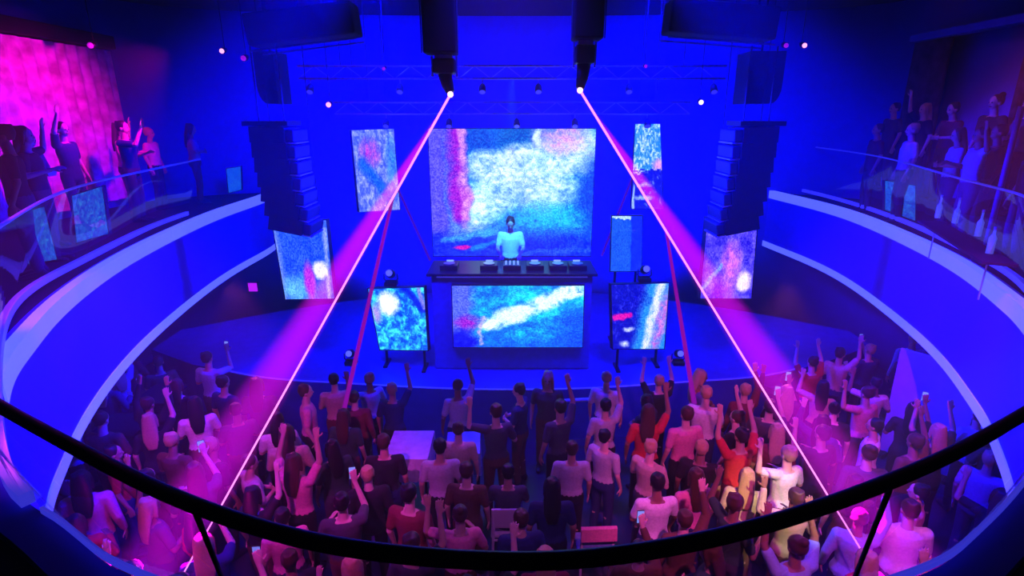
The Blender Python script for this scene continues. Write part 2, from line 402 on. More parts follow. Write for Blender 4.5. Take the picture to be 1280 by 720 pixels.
def quad_at(pts, Y, Ys=None):
    Ys = Ys or [Y] * 4; return [at_y(x, y, yy) for (x, y), yy in zip(pts, Ys)]
def rect_y(x0, y0, x1, y1, Y):
    a = at_y(x0, y0, Y); b = at_y(x1, y0, Y); c = at_y(x0, y1, Y); return [a, b, Vector((b.x, Y, c.z)), Vector((a.x, Y, c.z))]
screen('led_screen', rect_y(535, 161, 745, 320, 12.0), p_main, 'largest LED screen, cyan and white clouds with a pink streak, behind the DJ', nu=150, nv=120)
screen('led_screen', quad_at([(565,357),(730,357),(728,434),(567,434)], 9.55), p_lc, 'wide cyan LED panel on the front of the DJ booth', nu=110, nv=60, mount=None)
screen('led_screen', quad_at([(460,361),(530,359),(535,438),(475,437)], 0, [9.9,9.6,9.6,9.9]), p_ll, 'small cyan LED panel left of the DJ booth front', mount=1.0)
screen('led_screen', quad_at([(764,356),(836,354),(830,436),(766,436)], 0, [9.6,9.9,9.9,9.6]), p_lr, 'small LED panel with blue and pink slanting bands right of the DJ booth front', mount=1.0)
screen('led_screen', quad_at([(439,163),(492,161),(500,262),(449,265)], 0, [12.1,12.7,12.7,12.1]), p_ul, 'tall lavender and pink LED panel hanging left of the largest screen')
screen('led_screen', quad_at([(794,155),(825,155),(829,261),(789,261)], 12.3), p_ur, 'narrow pale speckled LED panel hanging right of the largest screen')
screen('led_screen', quad_at([(765,270),(803,270),(802,339),(763,339)], 11.0), p_rm, 'plain light blue panel standing low right of the largest screen', mount=1.0)
screen('led_screen', quad_at([(341,283),(408,275),(418,373),(357,374)], 0, [9.9,9.72,9.72,9.9]), p_wl, 'blue LED panel hanging under the left speaker array')
screen('led_screen', quad_at([(884,272),(947,274),(939,373),(875,373)], 0, [9.72,9.9,9.9,9.72]), p_wr, 'violet LED panel hanging under the right speaker array')

#%%RIG
M_spk = mat('speaker_black', (.012, .012, .02), .6, scale=60, bump=.1)
M_spkf = mat('speaker_grille', (.03, .03, .05), .5, .2, scale=80)
M_edge = mat('speaker_edge', (.45, .45, .6), .35, .5)
def line_array(name, sx, label):
    # sx=-1 left of stage. dark cabinet sides face the room's rear, louvred fronts face the middle
    X = -3.80 if sx < 0 else 3.86
    zt = 5.42; n = 7; h = .235; Y = 9.25
    root = empty(name, (X, Y, zt)); inward = -sx
    y = 0; z = 0; tilt = 0; xo = 0
    for k in range(n):
        a = math.radians(2 + k * 1.7) * inward
        rot = Matrix.Rotation(a, 3, 'Y')
        cz = z - h / 2; cx = xo
        bm = bmesh.new(); w0, w1 = .66, .66
        # trapezoid cabinet
        vs = []
        for yy, hh in ((-.34, h * .995), (.34, h * .995)):
            for xx, q in ((-.24, 1.02), (.30, 1.0)):
                vs.append((xx * inward, yy, -hh / 2 * q)); vs.append((xx * inward, yy, hh / 2 * q))
        V = [bm.verts.new(rot @ Vector(v) + Vector((cx, 0, cz))) for v in vs]
        for f in ((0,1,3,2), (4,6,7,5), (0,4,5,1), (2,3,7,6), (1,5,7,3), (0,2,6,4)): bm.faces.new([V[i] for i in f])
        bmesh.ops.recalc_face_normals(bm, faces=bm.faces)
        cab = obj('cabinet', bm, M_spk, root)
        bm = bmesh.new(); box(bm, rot @ Vector((.37 * inward, 0, 0)) + Vector((cx, 0, cz)), (.13, .64, h * .78), rot, .02)
        obj('grille', bm, M_spkf, cab)
        bm = bmesh.new(); box(bm, rot @ Vector((.375 * inward, 0, -h * .47)) + Vector((cx, 0, cz)), (.15, .60, .022), rot); 
        obj('edge_strip', bm, M_edge, cab)
        z -= h * math.cos(a); xo += -h * math.sin(a) * -1 if False else h * math.sin(abs(a)) * inward * .8
    bm = bmesh.new(); box(bm, (0, 0, .05), (.7, .6, .07)); loft(bm, [(-.2 * inward, 0, .05), (-.2 * inward, 0, 6.6 - zt)], .012, 6); loft(bm, [(.2 * inward, 0, .05), (.2 * inward, 0, 6.6 - zt)], .012, 6)
    obj('flying_frame', bm, M_black, root)
    return tag(root, label, 'speaker')
line_array('line_array_speaker', -1, 'tall black line array speaker hanging left of the stage')
line_array('line_array_speaker', 1, 'tall black line array speaker hanging right of the stage')
def duct(sx, pts, label):
    a = at_y(*pts[0], 9.4); b = at_y(*pts[1], 9.4); c = (a + b) / 2
    root = empty('clad_truss', c); d = (b - a); L = d.length; ang = -math.atan2(d.z, d.x)
    rot = Matrix.Rotation(ang, 3, 'Y')
    bm = bmesh.new(); box(bm, (0, 0, 0), (L, .5, .46), rot, .04); obj('cladding', bm, M_matte, root)
    for s in (-.35, .35):
        q = rot @ Vector((s * L, 0, .2)); bm = bmesh.new(); loft(bm, [q, Vector((q.x, 0, ZC - c.z))], .015, 6); obj('hanger', bm, M_black, root)
    bm = bmesh.new()
    for s in (-1, 1): loft(bm, [rot @ Vector((-L / 2, s * .24, -.3)), rot @ Vector((L / 2, s * .24, -.3))], .012, 6)
    obj('lower_tube', bm, M_alu, root)
    tag(root, label, 'truss')
duct(-1, ((314, 40), (446, 24)), 'thick black bar hung level near the ceiling, upper left of the screens')
duct(1, ((833, 22), (965, 32)), 'thick black bar hung level near the ceiling, upper right of the screens')
def sub(sx, x0, x1, label):
    a = at_y(x0, 66, 10.3); b = at_y(x1, 130, 10.3); w = b.x - a.x; h = a.z - b.z
    root = empty('bass_speaker', ((a.x + b.x) / 2, 10.3, b.z)); inw = -sx; bm = bmesh.new()
    prof = [(-w / 2, h), (w / 2, h), (w / 2, 0)] + [(-w / 2 + .16 - .16 * math.sin(t), .3 - .3 * math.cos(t)) for t in [i * math.pi / 10 for i in range(6)]]
    A = [bm.verts.new((x * -sx, -.3, z)) for x, z in prof]; B = [bm.verts.new((x * -sx, .3, z)) for x, z in prof]
    bm.faces.new(A); bm.faces.new(list(reversed(B)))
    for k in range(len(A)): bm.faces.new((A[k], B[k], B[(k + 1) % len(A)], A[(k + 1) % len(A)]))
    bmesh.ops.recalc_face_normals(bm, faces=bm.faces); obj('cabinet', bm, M_spk, root)
    bm = bmesh.new()
    for k in range(1, 4): box(bm, (0, -.305, h * k / 4), (w * .92, .012, .012))
    obj('joint_lines', bm, M_matte, root)
    bm = bmesh.new(); loft(bm, [(0, 0, h), (0, 0, ZC - b.z)], .02, 6); obj('hanger', bm, M_black, root); tag(root, label, 'speaker')
sub(-1, 325, 357, 'black bass speaker with rounded lower corner hanging above left line array')
sub(1, 931, 965, 'black bass speaker with rounded lower corner hanging above right line array')
LASER = []
def drop(xa, xb, y1, xc, xd, y2, lx, ly, side):
    Y = 8.5; a = at_y(xa, y1, Y); b = at_y(xb, y1, Y); cx = (a.x + b.x) / 2; w = b.x - a.x; t = at_y((xa + xb) / 2 - 0, 0, Y)
    root = empty('drop_column', (cx, Y, a.z)); bm = bmesh.new()
    box(bm, (0, 0, (ZC - a.z) / 2), (w, .42, ZC - a.z), None, .03); obj('cladding', bm, M_matte, root)
    bm = bmesh.new()
    for s in (-1, 1): loft(bm, [(s * (w / 2 + .012), -.2, 0), (s * (w / 2 + .012), -.2, ZC - a.z)], .008, 6)
    obj('corner_trim', bm, M_matte, root)
    tag(root, f'black clad column dropping from the ceiling above the {side} laser', 'column')
    c = at_y(xc, y2, Y); d = at_y(xd, y2, Y); L = at_y(lx, ly, Y - .1)
    lp = empty('laser_projector', ((c.x + d.x) / 2, Y, c.z)); ww = d.x - c.x; hh = a.z - c.z - .01
    bm = bmesh.new(); box(bm, (0, 0, hh * .62), (ww, .34, hh * .5), None, .03); obj('housing', bm, M_black, lp)
    bm = bmesh.new(); box(bm, (0, 0, hh * .93), (ww * .8, .26, hh * .12)); 
    for s in (-1, 1): box(bm, (s * (ww / 2 + .02), 0, hh * .62), (.022, .1, hh * .7))
    obj('yoke', bm, M_alu, lp)
    o = L - Vector(lp.location); bm = bmesh.new(); loft(bm, [(0, 0, hh * .36), (o.x * .5, o.y * .5, o.z * .35 + hh * .1), o + Vector((0, .02, .03))], [.1, .085, .06], 12); obj('snoot', bm, M_black, lp, True)
    bm = bmesh.new(); ball(bm, o, .042); obj('lens', bm, mat('laser_lens', (1, .7, .9), .3, emit=(1, .7, .85), es=3), lp, True)
    tag(lp, f'black laser projector under the {side} drop column with glowing pink lens', 'laser projector')
    LASER.append(L)
drop(531, 572, 68, 543, 570, 106, 563, 118, 'left'); drop(715, 752, 50, 718, 741, 97, 725, 113, 'right')
# laser beams: thin glowing rods of lit haze with real position and thickness
def beam_mat(name, c, es):
    m = bpy.data.materials.new(name); m.use_nodes = True; nt = m.node_tree; nt.nodes.clear()
    o = nt.nodes.new('ShaderNodeOutputMaterial'); e = nt.nodes.new('ShaderNodeEmission'); e.inputs[0].default_value = (*lin(c), 1); e.inputs[1].default_value = es
    tr = nt.nodes.new('ShaderNodeBsdfTransparent'); lw = nt.nodes.new('ShaderNodeLayerWeight'); lw.inputs[0].default_value = .35
    mx = nt.nodes.new('ShaderNodeMixShader'); nt.links.new(lw.outputs['Facing'], mx.inputs[0]); nt.links.new(e.outputs[0], mx.inputs[1]); nt.links.new(tr.outputs[0], mx.inputs[2])
    nt.links.new(mx.outputs[0], o.inputs[0]); return m
M_b1 = beam_mat('magenta_beam', (1, .5, .95), 2.4); M_b2 = beam_mat('thin_magenta_beam', (.72, .06, .85), .55); M_b3 = beam_mat('faint_magenta_beam', (.4, .03, .9), .4)
def beam(a, b, r0, r1, m, label, group=None):
    a = Vector(a); b = Vector(b); root_loc = a; bm = bmesh.new()
    loft(bm, [Vector((0, 0, 0)), (b - a) * .5, b - a], [r0, (r0 + r1) / 2, r1], 14, side=(1, 0, 0))
    o = obj('laser_beam', bm, m, None, True, a); return tag(o, label, 'light beam', group)
def ray_pt(x, y, z): return at_z(x, y, z)
EL = ray_pt(222, 730, 1.3); ER = ray_pt(1100, 726, 1.3)
beam(LASER[0], EL, .017, .0075, M_b1, 'bright magenta laser beam slanting from the left projector into the crowd')
beam(LASER[1], ER, .017, .0075, M_b1, 'bright magenta laser beam slanting from the right projector into the crowd')
beam(at_y(491, 247, 8.0), ray_pt(430, 512, 1.5), .025, .035, M_b2, 'thin pink beam falling steeply at the left edge of the stage')
beam(at_y(833, 290, 8.0), ray_pt(868, 505, 1.4), .022, .04, M_b2, 'thin pink beam falling steeply at the right edge of the stage')
beam(at_y(497, 235, 11.2), at_y(538, 326, 11.0), .025, .025, M_b3, 'faint purple beam at the left side of the largest screen')
beam(at_y(792, 218, 11.7), at_y(752, 320, 11.6), .025, .025, M_b3, 'faint purple beam at the right side of the largest screen')

#%%PEOPLE
SK = [mat('skin_pale', (.75, .48, .38), .5, scale=12, vary=.05), mat('skin_tan', (.55, .33, .23), .5, scale=12, vary=.05), mat('skin_brown', (.30, .16, .10), .5, scale=12, vary=.05)]
HR = {'black': mat('hair_black', (.012, .01, .01), .5, scale=60), 'brown': mat('hair_brown', (.07, .035, .018), .5, scale=60), 'blond': mat('hair_blond', (.55, .38, .18), .5, scale=60)}
CL = {'black': (.015,.015,.018), 'dark grey': (.07,.07,.08), 'navy': (.02,.03,.12), 'white': (.85,.85,.85), 'pale grey': (.5,.5,.52), 'red': (.6,.03,.04), 'pink': (.8,.25,.4), 'beige': (.6,.48,.34), 'maroon': (.2,.02,.04), 'light blue': (.3,.5,.8), 'dark green': (.03,.10,.05), 'brown': (.14,.07,.04)}
CM = {k: mat('cloth_' + k.replace(' ', '_'), v, .85, scale=40, bump=.15) for k, v in CL.items()}
M_eye = mat('eye', (.03, .02, .02), .2); M_lip = mat('lips', (.45, .15, .14), .5); M_shoe = mat('shoe', (.02, .02, .02), .5)
def remesh(bm, voxel, name, keep=1.0):
    me = bpy.data.meshes.new(name); bm.to_mesh(me); bm.free()
    o = bpy.data.objects.new(name + '_source', me); col.objects.link(o)
    m = o.modifiers.new('r', 'REMESH'); m.mode = 'VOXEL'; m.voxel_size = voxel; m.use_smooth_shade = True
    k = o.modifiers.new('s', 'SMOOTH'); k.factor = .5; k.iterations = 2
    if keep < 1:
        d = o.modifiers.new('d', 'DECIMATE'); d.ratio = keep
    dg = bpy.context.evaluated_depsgraph_get(); dg.update()
    out = bpy.data.meshes.new_from_object(o.evaluated_get(dg)); out.name = name
    bpy.data.objects.remove(o); bpy.data.meshes.remove(me)
    for p in out.polygons: p.use_smooth = True
    return out
def hand(bm, wrist, d, pn, side, curl=.5):
    """wrist point, direction of fingers, palm normal, thumb side vector"""
    d = Vector(d).normalized(); pn = Vector(pn); pn = (pn - d * pn.dot(d)).normalized(); s = d.cross(pn).normalized() * side
    w = Vector(wrist); palm = w + d * .085
    loft(bm, [w - d * .02, w + d * .02, w + d * .06, palm], [(.026, .019), (.033, .018), (.042, .016), (.040, .013)], 10, side=s)
    for k, (o, L) in enumerate(((-.030, .058), (-.010, .072), (.011, .080), (.031, .070))):
        L *= .95; b = palm - d * .012 + s * o; dd = (d + s * o * 3.2).normalized(); c1 = (dd - pn * -curl * .5).normalized(); c2 = (dd + pn * curl * 1.3).normalized()
        p1 = b + dd * L * .45; p2 = p1 + c1 * L * .35; p3 = p2 + c2 * L * .3
        loft(bm, [b, p1, p2, p3], [.0095, .0095, .0088, .0075], 7, side=s)
    b = w + d * .03 + s * .030; t1 = b + (d * .6 + s * .9 + pn * .3).normalized() * .035; t2 = t1 + (d * .9 + s * .45 + pn * .3).normalized() * .032
    loft(bm, [b - s * .012, b, t1, t2], [.013, .0125, .011, .009], 8, side=pn)
# arm poses: (elbow, wrist, finger direction, palm normal) for the RIGHT arm, mirrored for the left. +Y is forward
ARM = {
 'down':   ((.245, -.03, 1.14), (.255, .06, .90), (0, .15, -1), (-1, 0, 0)),
 'up':     ((.27, .10, 1.62), (.22, .17, 1.87), (-.05, .15, 1), (0, 1, 0)),
 'phone':  ((.22, .24, 1.36), (.13, .33, 1.62), (-.1, .1, 1), (-.3, 1, 0)),
 'bent':   ((.27, .02, 1.15), (.17, .27, 1.22), (-.5, .8, .2), (-.6, 0, -.8)),
 'wave':   ((.36, .05, 1.45), (.33, .10, 1.71), (0, .1, 1), (0, 1, 0)),
 'fold':   ((.25, .03, 1.16), (.05, .24, 1.14), (-1, .15, .05), (0, -1, 0)),
 'desk':   ((.25, .06, 1.14), (.17, .33, 1.06), (-.1, 1, -.25), (0, 0, -1)),
 'lap':    ((.24, .04, .80), (.12, .26, .70), (-.2, 1, -.15), (0, 0, -1)),
}
def build_pose(name, right, left, legs='stand', nod=0.0, female=False):
    sit = legs == 'sit'; dz = -.40 if sit else 0
    sw = .165 if female else .185; bm = bmesh.new()
    def V(x, y, z): return Vector((x, y, z + dz))
    hipx = .095
    # trunk
    trunk = [(0, -.005, .88, .15, .105), (0, 0, .95, .165 if not female else .172, .115), (0, .01, 1.05, .142 if not female else .128, .098), (0, .012, 1.18, .155 if not female else .142, .102), (0, .005, 1.30, .178 if not female else .16, .108), (0, -.008, 1.385, .165 if not female else .148, .088), (0, -.012, 1.43, .10, .062)]
    loft(bm, [V(*t[:3]) for t in trunk], [(t[3], t[4]) for t in trunk], 18)
    # neck and head
    h = Matrix.Rotation(-nod, 3, 'X'); hb = V(0, .0, 1.50)
    def H(x, y, z): return hb + h @ Vector((x, y, z))
    loft(bm, [V(0, -.015, 1.38), V(0, -.008, 1.46), H(0, .005, .03), H(0, .008, .06)], [(.075, .06), (.056, .054), (.053, .054), (.05, .05)], 12)
    ball(bm, H(0, .005, .158), (.074, .092, .092), 18, 14)                       # skull
    loft(bm, [H(0, .022, .175), H(0, .03, .12), H(0, .042, .065), H(0, .052, .035)], [(.068, .072), (.062, .062), (.048, .05), (.024, .026)], 14, side=(1, 0, 0))   # face to chin
    loft(bm, [H(0, .094, .142), H(0, .109, .112), H(0, .100, .100)], [.008, .013, .010], 8)     # nose
    for s in (-1, 1):
        ball(bm, H(s * .074, .0, .125), (.011, .02, .032), 8, 8)                 # ears
        ball(bm, H(s * .03, .086, .137), .012, 8, 8)
    loft(bm, [H(-.022, .088, .075), H(0, .096, .077), H(.022, .088, .075)], [.006, .009, .006], 6, side=(0, 0, 1))
    # arms
    hands = {}
    for s, a in ((1, right), (-1, left)):
        e, w_, d, pn = ARM[a]; f = lambda q, z=0: Vector((q[0] * s, q[1], q[2] + (dz if z else 0)))
        off = dz if a != 'lap' else 0
        E = Vector((e[0] * s, e[1], e[2] + off)); W = Vector((w_[0] * s, w_[1], w_[2] + off))
        S = V(s * sw, -.008, 1.385 + (.02 if a in ('up', 'wave') else 0))
        capsule(bm, V(s * sw * .6, -.008, 1.375), S, .055, .052); capsule(bm, S, E, .05, .038); capsule(bm, E, W, .038, .025)
        hand(bm, W, (d[0] * s, d[1], d[2]), (pn[0] * s, pn[1], pn[2]), -s if a not in ('lap', 'desk', 'fold') else s, .5)
        hands[s] = (S, E, W)
    # legs
    LG = {}
    for s in (-1, 1):
        hp = V(s * hipx, 0, .90)
        if sit: kn = Vector((s * .13, .42, .50)); an = Vector((s * .13, .40, .09))
        else: kn = Vector((s * .105, .025, .49)); an = Vector((s * .115, -.01, .09))
        LG[s] = (hp, kn, an)
        capsule(bm, hp, kn, .085, .056); m = kn.lerp(an, .3) + Vector((0, -.015, 0))
        capsule(bm, kn, m, .054, .053); capsule(bm, m, an, .052, .036)
        loft(bm, [an + Vector((0, -.05, -.045)), an + Vector((0, .03, -.045)), an + Vector((0, .12, -.06)), an + Vector((0, .19, -.068))], [(.033, .04), (.037, .04), (.042, .026), (.034, .016)], 10)
    body = remesh(bm, .0085, 'body', .6)
    for m in (SK[0], M_eye, M_lip): body.materials.append(m)
    eyes = [H(s * .03, .0955, .137) for s in (-1, 1)]; lip = H(0, .1, .076)
    for p in body.polygons:
        c = p.center
        if min((c - q).length for q in eyes) < .0125: p.material_index = 1
        elif abs(c.x) < .026 and abs(c.z - lip.z) < .009 and (c - lip).length < .035: p.material_index = 2
    # shirt
    bm = bmesh.new(); g = .014
    loft(bm, [V(*t[:3]) for t in trunk[1:-1]] + [V(0, -.01, 1.425)], [(t[3] + g, t[4] + g) for t in trunk[1:-1]] + [(.09, .068)], 18)
    for s in (-1, 1):
        S, E, W = hands[s]
        capsule(bm, V(s * sw * .55, -.008, 1.372), S, .067, .066); capsule(bm, S, S.lerp(E, .72), .064, .056)
    shirt = remesh(bm, .014, 'shirt', .7)
    # long sleeves variant
    bm = bmesh.new()
    loft(bm, [V(0, 0, .87)] + [V(*t[:3]) for t in trunk[1:-1]] + [V(0, -.01, 1.44)], [(.18, .13)] + [(t[3] + .022, t[4] + .022) for t in trunk[1:-1]] + [(.088, .078)], 18)
    for s in (-1, 1):
        S, E, W = hands[s]
        capsule(bm, V(s * sw * .55, -.008, 1.372), S, .074, .072); capsule(bm, S, E, .070, .054); capsule(bm, E, E.lerp(W, .9), .054, .04)
    jacket = remesh(bm, .014, 'jacket', .7)
    # trousers
    bm = bmesh.new()
    loft(bm, [V(0, 0, 1.0), V(0, 0, .95), V(0, -.005, .87), V(0, 0, .82)], [(.165, .118), (.182, .13), (.178, .13), (.12, .10)], 16)
    for s in (-1, 1):
        hp, kn, an = LG[s]; capsule(bm, hp, kn, .098, .07); capsule(bm, kn, an + Vector((0, 0, .03)), .07, .058)
    trous = remesh(bm, .016, 'trousers', .7)
    # shoes
    shoes = []
    for s in (-1, 1):
        an = LG[s][2]; bm = bmesh.new(); b = Vector((an.x, an.y, 0))
        loft(bm, [b + Vector((0, -.075, .045)), b + Vector((0, -.04, .05)), b + Vector((0, .06, .045)), b + Vector((0, .15, .034)), b + Vector((0, .205, .028))], [(.03, .043), (.044, .049), (.05, .044), (.053, .033), (.03, .024)], 12)
        loft(bm, [b + Vector((0, -.02, .05)), b + Vector((0, -.015, .12))], [.05, .047], 12, side=(1, 0, 0))
        shoes.append(remesh(bm, .012, 'shoe', .5)); shoes[-1].materials.append(M_shoe)
    # hair styles
    hair = {}
    for st in ('short', 'long', 'bun'):
        bm = bmesh.new(); ball(bm, H(0, -.014, .172), (.086, .096, .092), 18, 14)
        if st == 'short': loft(bm, [H(0, -.05, .15), H(0, -.052, .085)], [(.072, .05), (.056, .035)], 12)
        if st == 'long':
            loft(bm, [H(0, -.035, .2), H(0, -.05, .12), V(0, -.085, 1.50), V(0, -.115, 1.38), V(0, -.125, 1.24)], [(.084, .07), (.092, .066), (.10, .046), (.098, .032), (.06, .018)], 16)
            for s in (-1, 1): loft(bm, [H(s * .06, .02, .2), H(s * .078, .015, .12), H(s * .085, .0, .02)], [.026, .024, .018], 8)
        if st == 'bun': ball(bm, H(0, -.075, .255), (.045, .045, .042), 12, 10); loft(bm, [H(0, -.05, .15), H(0, -.052, .10)], [(.068, .05), (.05, .035)], 12)
        for k in range(16):
            a = k / 16 * 6.283; ball(bm, H(.052 * math.cos(a), -.03 + .05 * math.sin(a), .232 + .012 * math.sin(k * 5)), .022, 6, 5)
        hm = remesh(bm, .013, 'hair', .6); hm.materials.append(HR['black']); hair[st] = hm
    for m, k in ((shirt, 'black'), (jacket, 'navy'), (trous, 'black')): m.materials.append(CM[k])
    return dict(body=body, shirt=shirt, jacket=jacket, trousers=trous, shoes=shoes, hair=hair, hand={s: hands[s][2] for s in hands}, name=name)
POSES = {
 'arms lowered': build_pose('a', 'down', 'down'),
 'right arm raised': build_pose('b', 'up', 'down', female=True),
 'both arms raised': build_pose('c', 'up', 'up'),
 'holding up a phone': build_pose('d', 'phone', 'bent', nod=-.06),
 'arms bent dancing': build_pose('e', 'bent', 'wave', female=True),
 'hands joined in front': build_pose('f', 'fold', 'fold', nod=.12),
}
SITP = build_pose('g', 'lap', 'lap', 'sit', .08)
DJP = build_pose('h', 'desk', 'desk', nod=.5)
M_phone = mat('phone_case', (.02, .02, .02), .3); M_pscr = mat('phone_screen', (.2, .3, .6), .3, emit=(.5, .6, 1), es=.8)
def instance(name, me, parent, m=None):
    o = bpy.data.objects.new(name, me); col.objects.link(o); o.parent = parent
    if m: o.material_slots[0].link = 'OBJECT'; o.material_slots[0].material = m
    return o
PHONE = None
def person(P, loc, rz, top='black', jacket=False, hair='short', hc='black', skin=0, legs='black', label='', group=None, scale=1.0):
    root = empty('person', loc, rz); root.scale = (scale,) * 3
    instance('body', P['body'], root, SK[skin])
    instance('jacket' if jacket else 'shirt', P['jacket' if jacket else 'shirt'], root, CM[top])
    instance('trousers', P['trousers'], root, CM[legs])
    for s in P['shoes']: instance('shoe', s, root)
    instance('hair', P['hair'][hair], root, HR[hc])
    tag(root, label, 'person', group)
    return root
def phone_at(P, loc, rz, scale, who):
    global PHONE
    w = P['hand'][1]; v = Vector((w.x - .02, w.y + .035, w.z + .10)) * scale
    q = Matrix.Rotation(rz, 3, 'Z') @ v + Vector(loc)
    ph = empty('phone', q, rz); ph.scale = (scale,) * 3
    if PHONE is None:
        bm = bmesh.new(); box(bm, (0, 0, 0), (.074, .009, .15), None, .003); A = obj('case', bm, M_phone)
        bm = bmesh.new(); box(bm, (0, -.0055, 0), (.068, .002, .142)); B = obj('display', bm, M_pscr); PHONE = (A, B)
        A.parent = ph; B.parent = ph
    else:
        for c in PHONE:
            c = c.copy(); col.objects.link(c); c.parent = ph
    tag(ph, 'phone of ' + who, 'phone', 'phones held up in the crowd'); return ph
# ---- the crowd on the dance floor
used = set(); crowd = []
def inside(x, y, m=.25):
    return all(math.hypot(x - a, y - b) > c for a, b, c in crowd)
def xband(x):
    for lim, t in ((-4.4, 'far left'), (-3.0, 'left'), (-1.6, 'left of centre'), (-.4, 'centre left'), (.4, 'centre'), (1.6, 'centre right'), (3.0, 'right of centre'), (4.4, 'right')):
        if x < lim: return t
    return 'far right'
def yband(y):
    for lim, t in ((4.3, 'below handrail'), (5.1, 'nearest rows'), (6.0, 'middle rows'), (6.9, 'behind front'), (7.6, 'near stage')):
        if y < lim: return t
    return 'against stage'
SHORT = {'holding up a phone': 'holding up phone', 'hands joined in front': 'hands joined', 'arms bent dancing': 'arms bent'}
def label_for(top, jacket, hair, hc, pose, x, y, place=None):
    kind = 'jacket' if jacket else 'shirt'
    return f'person, {top} {kind}, {(hair + " " + hc + " hair") if hair != "bun" else (hc + " hair bun")}, {SHORT.get(pose, pose)}, {xband(x)}, {place or yband(y)}'
DARKT = ['black', 'navy', 'dark grey', 'black', 'brown', 'dark green', 'maroon', 'black']
LIGHTT = ['white', 'pale grey', 'pink', 'beige', 'light blue', 'red', 'white']
def add_person(x, y, z=0.0, face=None, light=.3, place=None, pose=None, **kw):
    for _ in range(60):
        top = kw.get('top') or (R.choice(LIGHTT) if R.random() < light else R.choice(DARKT))
        jk = kw.get('jacket', R.random() < .35); hs = kw.get('hair') or R.choice(['short', 'short', 'short', 'long', 'long', 'bun']); hc = kw.get('hc') or R.choice(['black', 'black', 'brown', 'brown', 'blond'])
        ps = pose or R.choice(['arms lowered', 'arms lowered', 'arms lowered', 'hands joined in front', 'arms bent dancing', 'right arm raised', 'both arms raised', 'holding up a phone', 'hands joined in front'])
        lb = label_for(top, jk, hs, hc, ps, x, y, place)
        if lb not in used: break
    used.add(lb)
    a = face if face is not None else R.gauss(0, .5)
    sc_ = R.uniform(.93, 1.04)
    p = person(POSES[ps], (x, y, z), a, top, jk, hs, hc, R.choice([0, 0, 1, 1, 2]), R.choice(['black', 'navy', 'dark grey', 'brown']), lb, None, sc_)
    if ps == 'holding up a phone':
        phone_at(POSES[ps], (x, y, z), a, sc_, 'person, ' + ', '.join(lb.split(', ')[1:3] + lb.split(', ')[4:]))
    crowd.append((x, y, .5)); return p
def plan_y(x, y):   # is the point clear of furniture
    return True
#%%PROPS
M_booth = mat('booth_panel', (.05, .05, .35), .5, scale=8); M_gear = mat('mixer_black', (.02, .02, .025), .35); M_knob = mat('knob_glow', (.6, .7, .9), .3, emit=(.55, .72, 1), es=1.1)
M_pale = mat('pale_plastic', (.8, .78, .82), .5, scale=20, vary=.03); M_cloth_w = mat('table_cloth', (.7, .62, .78), .8, scale=12, bump=.2)
M_lblue = mat('light_blue_cloth', (.25, .4, .8), .8, scale=30, bump=.2)
# DJ booth
t = empty('dj_booth', (0, 9.65, SZ))
bm = bmesh.new(); box(bm, (0, .42, .93), (2.9, .8, 1.84), None, .02); obj('cabinet', bm, M_booth, t)
bm = bmesh.new(); box(bm, (0, .40, 1.875), (3.05, .96, .05), None, .012); obj('table_top', bm, M_gear, t)
bm = bmesh.new(); box(bm, (0, -.02, 1.835), (2.7, .03, .03)); obj('light_edge', bm, M_strip2, t)
tag(t, 'long dark DJ booth with LED front panel in the middle of the stage', 'dj booth')
t = empty('dj_riser', (0, 11.1, SZ)); bm = bmesh.new(); box(bm, (0, 0, .45), (3.2, .9, .9), None, .02); obj('deck', bm, M_booth, t)
tag(t, 'dark riser behind the DJ booth on which the DJ stands', 'riser')
def deck(x, kind, lab):
    t = empty(kind, (x, 9.98, SZ + 1.902)); bm = bmesh.new(); w = .32; box(bm, (0, 0, .045), (w, .38, .09), None, .012); obj('housing', bm, M_gear, t)
    if kind == 'media_player':
        bm = bmesh.new(); loft(bm, [(0, -.04, .088), (0, -.04, .105)], .105, 24, side=(1, 0, 0)); obj('jog_wheel', bm, M_alu, t)
        bm = bmesh.new(); box(bm, (0, .13, .10), (.13, .015, .04), Matrix.Rotation(.5, 3, 'X')); obj('display', bm, M_knob, t)
    else:
        for i in range(4):
            for j in range(3):
                bm = bmesh.new(); loft(bm, [(-.11 + i * .073, -.1 + j * .09, .088), (-.11 + i * .073, -.1 + j * .09, .115)], [.014, .011], 10, side=(1, 0, 0)); obj('knob', bm, M_knob, t)
    tag(t, lab, kind.replace('_', ' '))
deck(-.42, 'media_player', 'black DJ media player just left of the mixer on the booth'); deck(0, 'mixer', 'black DJ mixer with glowing knobs in front of the DJ')
deck(.42, 'media_player', 'black DJ media player just right of the mixer on the booth'); deck(.84, 'media_player', 'black DJ media player second right of the mixer on the booth'); deck(1.2, 'media_player', 'black DJ media player at the right end of the booth')
deck(-1.15, 'media_player', 'black DJ media player at the left end of the booth')
dj = person(DJP, (-.03, 10.86, SZ + .91), math.pi, 'white', False, 'short', 'black', 0, 'black', 'person in white shirt bent over the decks behind the DJ booth', None, 1.03)

